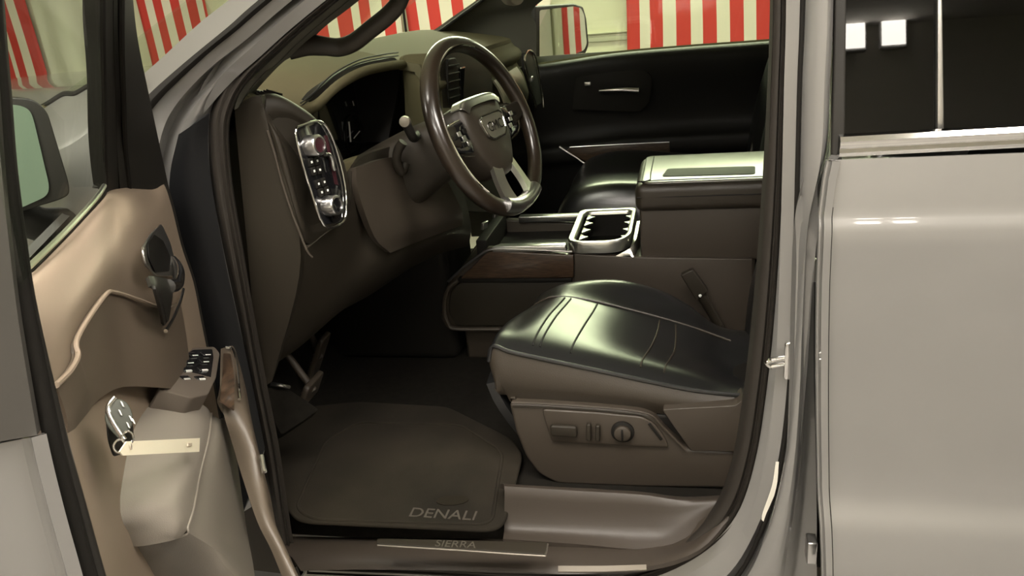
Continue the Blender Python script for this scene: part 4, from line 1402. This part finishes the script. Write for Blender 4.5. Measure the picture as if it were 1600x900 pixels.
# ---------------------------------------------------------------- driver door, open
dd = MB()
# upper trim from the belt line down to the insert; rows run hinge -> latch
r1 = [(242, 282), (228, 291), (192, 294), (168, 300), (150, 320), (100, 372), (46, 428), (20, 452)]
w1 = [.13, .12, .105, .09, .085, .07, .06, .07]
r1b = [(256, 288), (240, 300), (206, 304), (182, 310), (160, 334), (112, 388), (52, 446), (24, 470)]
w1b = [.142, .132, .12, .105, .10, .085, .085, .10]
r2 = [(268, 322), (246, 340), (214, 340), (190, 348), (170, 366), (124, 422), (66, 490), (34, 520)]
w2 = [.145, .14, .13, .118, .108, .098, .105, .12]
r3 = [(284, 386), (262, 392), (226, 392), (196, 400), (168, 420), (128, 470), (80, 536), (44, 570)]
w3 = [.145, .14, .13, .12, .112, .11, .115, .13]
r4 = [(302, 440), (280, 446), (240, 446), (200, 450), (168, 466), (130, 520), (90, 580), (54, 620)]
w4 = [.145, .14, .128, .112, .105, .105, .12, .135]
r5 = [(314, 500), (290, 505), (250, 500), (205, 500), (165, 512), (128, 560), (98, 620), (66, 660)]
w5 = [.145, .138, .118, .102, .098, .105, .122, .138]
r6 = [(326, 560), (300, 570), (260, 570), (210, 570), (168, 580), (134, 620), (112, 680), (86, 720)]
w6 = [.143, .135, .115, .098, .095, .105, .125, .14]
r7 = [(340, 640), (310, 650), (260, 650), (210, 650), (172, 660), (148, 700), (134, 760), (110, 800)]
w7 = [.143, .13, .11, .098, .10, .11, .13, .145]
r8 = [(360, 760), (320, 770), (270, 770), (225, 770), (192, 780), (174, 820), (160, 860), (140, 890)]
w8 = [.143, .13, .11, .10, .105, .115, .135, .145]
r9 = [(380, 930), (340, 940), (290, 940), (250, 940), (215, 950), (200, 980), (190, 1000), (170, 1020)]
w9 = [.143, .13, .11, .10, .105, .115, .135, .145]
RW = [(r1, w1), (r1b, w1b), (r2, w2), (r3, w3), (r4, w4), (r5, w5), (r6, w6), (r7, w7), (r8, w8), (r9, w9)]
rows = [[D(a, b, w) for (a, b), w in zip(r, ww)] for r, ww in RW]
dd.patch(rows, 5, 5, .012)
ddo = dd.build('driver_door', TRIM, truck, sharp=1.2, label='open driver door with brown inner trim')
# front end facet of the trim (hinge side)
ff = MB()
ff.patch([[r[0] for r in rows], [r[0] + DWV * -.05 + DUV * -.012 for r in rows], [r[0] + DWV * -.10 + DUV * -.012 for r in rows]], 4, 2, .01)
ff.build('hinge_end_face', BLACKF, ddo)
# insert panel below the stitched line
ins = MB()
i0 = [(282, 472), (262, 482), (240, 477), (210, 466), (180, 457), (164, 462), (122, 526), (122, 556), (110, 580), (88, 602)]
iw = [.143, .141, .135, .122, .114, .112, .113, .117, .123, .130]
i1 = [(292, 530), (276, 540), (250, 540), (215, 536), (190, 530), (172, 536), (140, 580), (136, 606), (124, 632), (104, 650)]
i2 = [(300, 600), (284, 610), (258, 606), (225, 604), (198, 604), (176, 610), (152, 626), (138, 644), (122, 664), (106, 684)]
ins.patch([[D(a, b, w + .002) for (a, b), w in zip(i0, iw)], [D(a, b, w + .000) for (a, b), w in zip(i1, iw)], [D(a, b, w - .004) for (a, b), w in zip(i2, iw)]], 4, 4, .006)
ins.build('insert_panel', TRIMD, ddo)
MB().tube([D(a, b, w + .004) for (a, b), w in zip(i0[1:], iw[1:])], .0028, 6, 8).build('insert_piping', TRIM, ddo)
# release handle
hc = MB()
hc.prism(fillet([D(a, b, .142) for a, b in ((249, 350), (262, 378), (271, 412), (268, 432), (240, 432), (224, 414), (219, 388), (232, 366))], .008, 4), DWV * .004, .002)
hco = hc.build('handle_cup', SATIN, ddo)
hq = MB()
hq.prism(fillet([D(a, b, .147) for a, b in ((240, 366), (254, 376), (266, 402), (264, 424), (242, 426), (232, 404), (230, 380))], .008, 4), DWV * .001, .0004)
hq.build('handle_cup_hollow', RUB, ddo)
hl_ = MB()
hl_.tube([D(a, b, w) for a, b, w in ((270, 405, .146), (277, 415, .154), (280, 430, .160), (275, 445, .162), (262, 448, .160))], lambda t: .006 + .005 * t, 5, 12)
hl_.patch([[D(232, 431, .158), D(245, 432, .164), D(262, 436, .162)], [D(238, 452, .162), D(250, 452, .168), D(270, 452, .164)], [D(246, 480, .156), D(254, 482, .162), D(268, 476, .160)], [D(254, 508, .146), D(258, 508, .15), D(264, 500, .15)]], 4, 4, .006, mi=1)
hl_.build('release_handle', [CHR, BLACKF], ddo, label='chrome and black inside door release lever')
MB().tube([D(a, b, .146) for a, b in ((286, 452), (280, 474), (270, 498), (259, 517))], .0030, 4, 8).build('handle_trim', CHR, ddo)
# armrest: pad, side, lip
WA = .165
ZA = 1.02


def za_(px, py, z):
    return Z(px, py, z)


ar = MB()
ar.patch([[za_(196, 628, 1.10), za_(250, 627, 1.075), za_(300, 627, 1.045), za_(322, 636, 1.02), za_(331, 648, 1.0)],
          [za_(176, 660, 1.11), za_(240, 665, 1.08), za_(290, 668, 1.05), za_(314, 676, 1.025), za_(327, 684, 1.0)],
          [za_(180, 720, 1.10), za_(240, 724, 1.075), za_(284, 728, 1.05), za_(302, 736, 1.03), za_(313, 742, 1.005)],
          [za_(186, 780, 1.09), za_(236, 778, 1.07), za_(276, 780, 1.05), za_(292, 790, 1.03), za_(303, 796, 1.01)],
          [za_(180, 815, 1.075), za_(228, 808, 1.06), za_(264, 806, 1.045), za_(282, 815, 1.03), za_(294, 824, 1.01)],
          [za_(174, 834, 1.05), za_(224, 832, 1.04), za_(262, 830, 1.03), za_(276, 834, 1.02), za_(286, 836, 1.005)],
          [za_(176, 856, 1.02), za_(224, 853, 1.02), za_(262, 846, 1.015), za_(274, 843, 1.01), za_(284, 840, 1.0)]], 4, 4, .012)
aro = ar.build('armrest_pad', ARMP, ddo)
sideA = [za_(331, 648, 1.0), za_(327, 684, 1.0), za_(313, 742, 1.005), za_(303, 796, 1.01), za_(294, 824, 1.01), za_(284, 840, 1.0), za_(176, 858, 1.018)]
MB().tube([p + V((0, 0, .002)) for p in sideA], .0018, 5, 8).build('armrest_piping', ARMP, ddo)
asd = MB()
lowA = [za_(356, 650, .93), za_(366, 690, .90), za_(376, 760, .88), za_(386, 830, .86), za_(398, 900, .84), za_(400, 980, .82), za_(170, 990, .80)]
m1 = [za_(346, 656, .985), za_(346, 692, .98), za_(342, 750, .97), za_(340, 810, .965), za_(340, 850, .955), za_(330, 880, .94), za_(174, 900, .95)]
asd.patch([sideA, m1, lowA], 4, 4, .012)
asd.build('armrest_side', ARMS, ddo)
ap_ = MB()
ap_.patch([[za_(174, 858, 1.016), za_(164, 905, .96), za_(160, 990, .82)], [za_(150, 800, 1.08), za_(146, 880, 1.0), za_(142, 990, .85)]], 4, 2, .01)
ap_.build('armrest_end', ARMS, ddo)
# switch panel pod on the front of the armrest
sw = MB()
swt = [za_(246, 608, 1.11), za_(262, 588, 1.10), za_(282, 552, 1.085), za_(296, 543, 1.07), za_(335, 541, 1.05), za_(344, 552, 1.045), za_(338, 590, 1.05), za_(326, 616, 1.055), za_(300, 622, 1.075)]
sn = (swt[2] - swt[4]).cross(swt[7] - swt[4]).normalized()
if sn.z < 0:
    sn = -sn
sw.prism(fillet(swt, .008, 4), sn * -.05, .004)
swo = sw.build('window_switch_pod', PODM, ddo)


def swp(px, py, k):
    return hitp(px, py, swt[4], sn) + sn * k


swb = MB().prism(fillet([swp(*p, .0005) for p in ((284, 560), (300, 548), (331, 547), (333, 560), (328, 598), (318, 602), (276, 600))], .005, 4), sn * .002, .001)
swb.build('switch_bezel', PIANO, ddo)
ea = (swp(320, 575, 0) - swp(290, 577, 0)).normalized()
eb = sn.cross(ea)
for (px, py), s_ in zip([(293, 569), (317, 567), (290, 581), (315, 580), (287, 594), (311, 594), (300, 557), (320, 556)], [0, 0, 1, 1, 1, 1, 0, 0]):
    b_ = MB()
    c = swp(px, py, .003)
    b_.obox(c, ea * .0105, eb * .0055, sn * .0025, .0018)
    b_.obox(c + sn * .0012 - eb * .0042, ea * .007, eb * (.0018 if s_ else .001), sn * .0016, .0008, mi=1)
    b_.build('window_switch', [PIANO, WHITEP], ddo)
# pull strap with wood face and chrome edge
pu = MB()
pa = [za_(345, 545, 1.045), za_(344, 600, 1.045), za_(348, 640, 1.02), za_(362, 690, .97), za_(380, 750, .93), za_(402, 815, .90), za_(425, 862, .87), za_(452, 930, .83)]
pb = [za_(366, 543, 1.035), za_(374, 575, 1.03), za_(383, 625, 1.01), za_(398, 690, .97), za_(412, 745, .93), za_(424, 802, .90), za_(446, 855, .87), za_(480, 930, .83)]
pm = [a.lerp(b, .5) + V((.006, -.006, .006)) for a, b in zip(pa, pb)]
pu.patch([pa, pm, pb, [p + V((-.01, .02, -.05)) for p in pb]], 5, 4, .012)
pu.build('pull_handle', TRIMP, ddo)
wf = MB()
wf.patch([[za_(349, 552, 1.052), za_(348, 580, 1.052), za_(344, 625, 1.042)], [za_(360, 552, 1.050), za_(366, 590, 1.045), za_(366, 640, 1.025)]], 4, 2, .003)
wf.build('pull_wood', WOOD, ddo)
MB().tube([za_(352, 543, 1.052), za_(362, 545, 1.048), za_(368, 560, 1.045), za_(372, 600, 1.035), za_(374, 624, 1.025)], .0028, 5, 8).build('pull_trim', CHR, ddo)
MB().tube([za_(408, 712, .96), za_(413, 738, .945)], .004, 3, 8).build('pull_reflector', CHR, ddo)
# dark pocket beside the pad where the key hangs
pk = MB()
pk.prism(fillet([D(a, b, .146) for a, b in ((163, 640), (176, 626), (192, 634), (206, 668), (206, 704), (176, 714), (168, 690))], .006, 4), DWV * .002, .0008)
pk.build('pull_cup', RUB, ddo)
# window frame: front bar and sail panel, rear bar, shut face
sf = MB()
sf.patch([[D(160, -20, .20), D(159, 60, .18), D(161, 150, .145), D(162, 230, .115), D(166, 298, .09)], [D(180, -20, .205), D(180, 60, .185), D(182, 150, .15), D(184, 230, .12), D(190, 298, .10)]], 5, 2, .02)
sf.patch([[D(178, -20, .205), D(178, 60, .185), D(181, 150, .15), D(183, 230, .12), D(188, 300, .10)], [D(192, -20, .21), D(194, 60, .19), D(202, 150, .158), D(210, 230, .135), D(222, 300, .12)], [D(206, -20, .212), D(215, 60, .195), D(231, 140, .17), D(248, 220, .155), D(264, 294, .145)]], 5, 3, .02)
sfo = sf.build('window_frame', BLACKF, ddo)
MB().tube([D(190, -20, .212), D(190, 60, .192), D(193, 150, .158), D(196, 230, .128), D(202, 294, .11)], .004, 5, 8).build('sail_channel', RUB, ddo)
MB().tube([D(160, -20, .20), D(160, 60, .18), D(162, 150, .145), D(163, 230, .115), D(164, 292, .09), D(150, 316, .085), D(100, 369, .07), D(45, 424, .06)], .004, 5, 8).build('glass_run', RUB, ddo)
MB().tube([D(163, 290, .098), D(149, 311, .093), D(99, 365, .078), D(43, 419, .068)], .0035, 5, 8).build('belt_seal', BEZ, ddo)
gd = MB()
gd.patch([[D(165, -30, .195), D(164, 60, .175), D(165, 150, .14), D(166, 230, .11), D(166, 300, .083)], [DU(-26, -30, .92), DU(-18, 60, .92), DU(-10, 150, .92), DU(2, 260, .92), DU(36, 440, .92)]], 4, 2, .003)
gd.build('window_glass', GLASS, ddo)
shf = MB()
shf.patch([[DU(-22, -60, .90), DU(-14, 60, .90), DU(-6, 150, .90), DU(2, 260, .90), DU(14, 380, .90), DU(30, 510, .90), DU(58, 680, .90)], [DU(-90, -60, .90), DU(-90, 60, .90), DU(-90, 150, .90), DU(-90, 260, .90), DU(-90, 380, .90), DU(-90, 500, .90), DU(-90, 705, .90)]], 4, 1, .03)
shf.build('frame_end_face', ENDF, ddo)
sh2 = MB()
sh2.patch([[DU(34, 686, .892), DU(46, 740, .892), DU(66, 820, .892), DU(88, 900, .892), DU(108, 980, .892)], [DU(46, 684, .896), DU(59, 740, .896), DU(80, 820, .896), DU(103, 900, .896), DU(124, 980, .896)], [DU(49, 684, .908), DU(62, 740, .908), DU(83, 820, .908), DU(106, 900, .908), DU(127, 980, .908)]], 4, 4, .01)
sh2.patch([[DU(34, 686, .892), DU(46, 740, .892), DU(66, 820, .892), DU(88, 900, .892), DU(108, 980, .892)], [DU(-60, 705, .894), DU(-60, 750, .894), DU(-60, 820, .894), DU(-60, 900, .894), DU(-60, 980, .894)], [DU(-140, 720, .90), DU(-140, 765, .90), DU(-140, 820, .90), DU(-140, 900, .90), DU(-140, 980, .90)]], 4, 3, .01)
sh2.build('shut_face', PAINT, ddo)
sw2 = MB()
e1 = [(-24, -60), (-16, 60), (-8, 150), (0, 260), (12, 380), (28, 510), (57, 674), (84, 800), (110, 900), (136, 1000)]
e2 = [(-18, -60), (-10, 60), (-2, 150), (7, 260), (22, 380), (40, 490), (78, 672), (108, 790), (138, 900), (168, 1000)]
e3 = [(-14, -60), (-5, 60), (3, 150), (12, 260), (28, 380), (46, 490), (90, 675), (122, 790), (153, 900), (184, 1000)]
sw2.patch([[DU(a, b, .893) for a, b in e1], [DU(a, b, .885) for a, b in e2]], 5, 1, .012)
sw2.build('inner_flange', TRIMD, ddo)
MB().tube([DU(a, b, .885) for a, b in e2], .007, 5, 10).build('door_edge_seal', RUB, ddo)
MB().tube([DU(a, b, .875) for a, b in e3], .006, 5, 10).build('trim_edge_seal', BLACKF, ddo)
# outer skin and inner structure behind the trim
os_ = MB()
os_.patch([[DP(u_, -.03, 1.29) for u_ in (-.10, .3, .9)], [DP(u_, -.06, 1.22) for u_ in (-.10, .3, .9)], [DP(u_, -.07, .9) for u_ in (-.10, .3, .9)], [DP(u_, -.05, .6) for u_ in (-.10, .3, .9)]], 4, 3, .012)
os_.patch([[DP(.895, -.035, 1.30), DP(.90, -.07, .9), DP(.89, -.055, .6)], [DP(.895, .02, 1.28), DP(.89, .02, .9), DP(.885, .02, .6)], [DP(.87, .10, 1.24), DP(.86, .10, .9), DP(.85, .09, .6)]], 3, 2, .012, away=DP(2, 0, 1))
os_.patch([[DP(u_, -.05, .6) for u_ in (-.10, .3, .885)], [DP(u_, .09, .6) for u_ in (-.10, .3, .85)]], 3, 2, .012, away=DP(.3, 0, 0))
os_.build('outer_skin', PAINT, ddo)
# outside mirror
mh = MB()
mg = [(-40, 172), (20, 162), (44, 168), (52, 182), (78, 292), (74, 306), (30, 326), (-40, 350)]
mp_ = [DU(a, b, .10) for a, b in mg]
ouf = [(-60, 150), (20, 152), (52, 154), (74, 172), (108, 285), (110, 304), (96, 312), (30, 332), (-60, 365)]
mh.prism(fillet([DU(a, b, .095) for a, b in ouf], .012, 4), DUV * -.06 + DWV * -.03, .02, 4)
mho = mh.build('side_mirror', BLACKF, ddo, label='black outside mirror behind the door glass')
MB().prism(fillet([DU(a, b, .098) for a, b in mg], .012, 4), DUV * .002, 0).build('mirror_glass', MIRRG, mho)
MB().tube([DU(20, 330, .04), DU(60, 350, .02), DP(-.02, -.04, 1.27)], .03, 4, 12).build('mirror_arm', BLACKF, mho)

# ---------------------------------------------------------------- key hanging in the door pull
fc = D(187, 655, .158)
key = thing('car_key', 'grey key fob with split ring and cream paper tag hanging from the door pull', 'key', fc)
tcam = (CAM - fc).normalized()


def kp_(px, py, k=0.0):
    return hitp(px, py, fc, (tcam + UZ * .3).normalized()) + tcam * (.012 + k)


kb = MB()
ko = [(172, 632), (184, 622), (200, 630), (208, 650), (206, 668), (196, 676), (190, 688), (182, 682), (166, 664), (163, 648)]
kb.prism(fillet([kp_(*p) for p in ko], .006, 4), tcam * .010, .004, 4)
kb.build('fob_body', FOB, key)
MB().tube([kp_(*p, .009) for p in ((180, 622), (170, 636), (172, 650), (182, 668), (194, 686))], .0028, 5, 10).build('fob_chrome', CHR, key)
for px, py in ((191, 632), (188, 645), (204, 654), (200, 664), (208, 658)):
    MB().obox(kp_(px, py, .013), (RT * .9 - UP * .4) * .0011, (UP * .9 + RT * -.4) * .0030, tcam * .0008, .0006).build('fob_button', WHITEP, key)
for cx, cy, rr in ((199, 683, 9.5), (187, 696, 10)):
    MB().tube([kp_(cx + rr * .92 * math.cos(a), cy + rr * math.sin(a), .016) for a in [2 * PI * k / 16 for k in range(16)]], .0011, 2, 8, closed=True).build('split_ring', CHR, key)
tg = MB()
tgp = [D(196, 690, .172), D(311, 684.5, .176), D(310, 706, .175), D(190, 712, .171), D(185, 706, .171)]
tn = (tgp[1] - tgp[0]).cross(tgp[3] - tgp[0]).normalized()
if tn.dot(tcam) < 0:
    tn = -tn
tg.prism(tgp, tn * .0012, 0)
tg.build('paper_tag', TAG, key)
MB().prism([D(292, 693, .1762), D(298, 692.6, .1762), D(298, 697, .1762), D(292, 697.4, .1762)], tn * .0016, 0).build('tag_mark', TAGI, key)
MB().lathe([(.0012, 0), (.003, 0), (.003, .0008), (.0012, .0008)], D(204, 698, .1735), tn, 14).build('tag_eyelet', TAGI, key)

# ------------------------------------------------------------------ light
wd_ = bpy.data.worlds.new('world')
scn.world = wd_
wd_.use_nodes = True
wd_.node_tree.nodes['Background'].inputs['Color'].default_value = (.9, 1, .85, 1)
wd_.node_tree.nodes['Background'].inputs['Strength'].default_value = .05
scn.view_settings.view_transform = 'Standard'
scn.view_settings.look = 'None'
scn.view_settings.gamma = 1
scn.view_settings.use_curve_mapping = False
scn.view_settings.exposure = 0.7
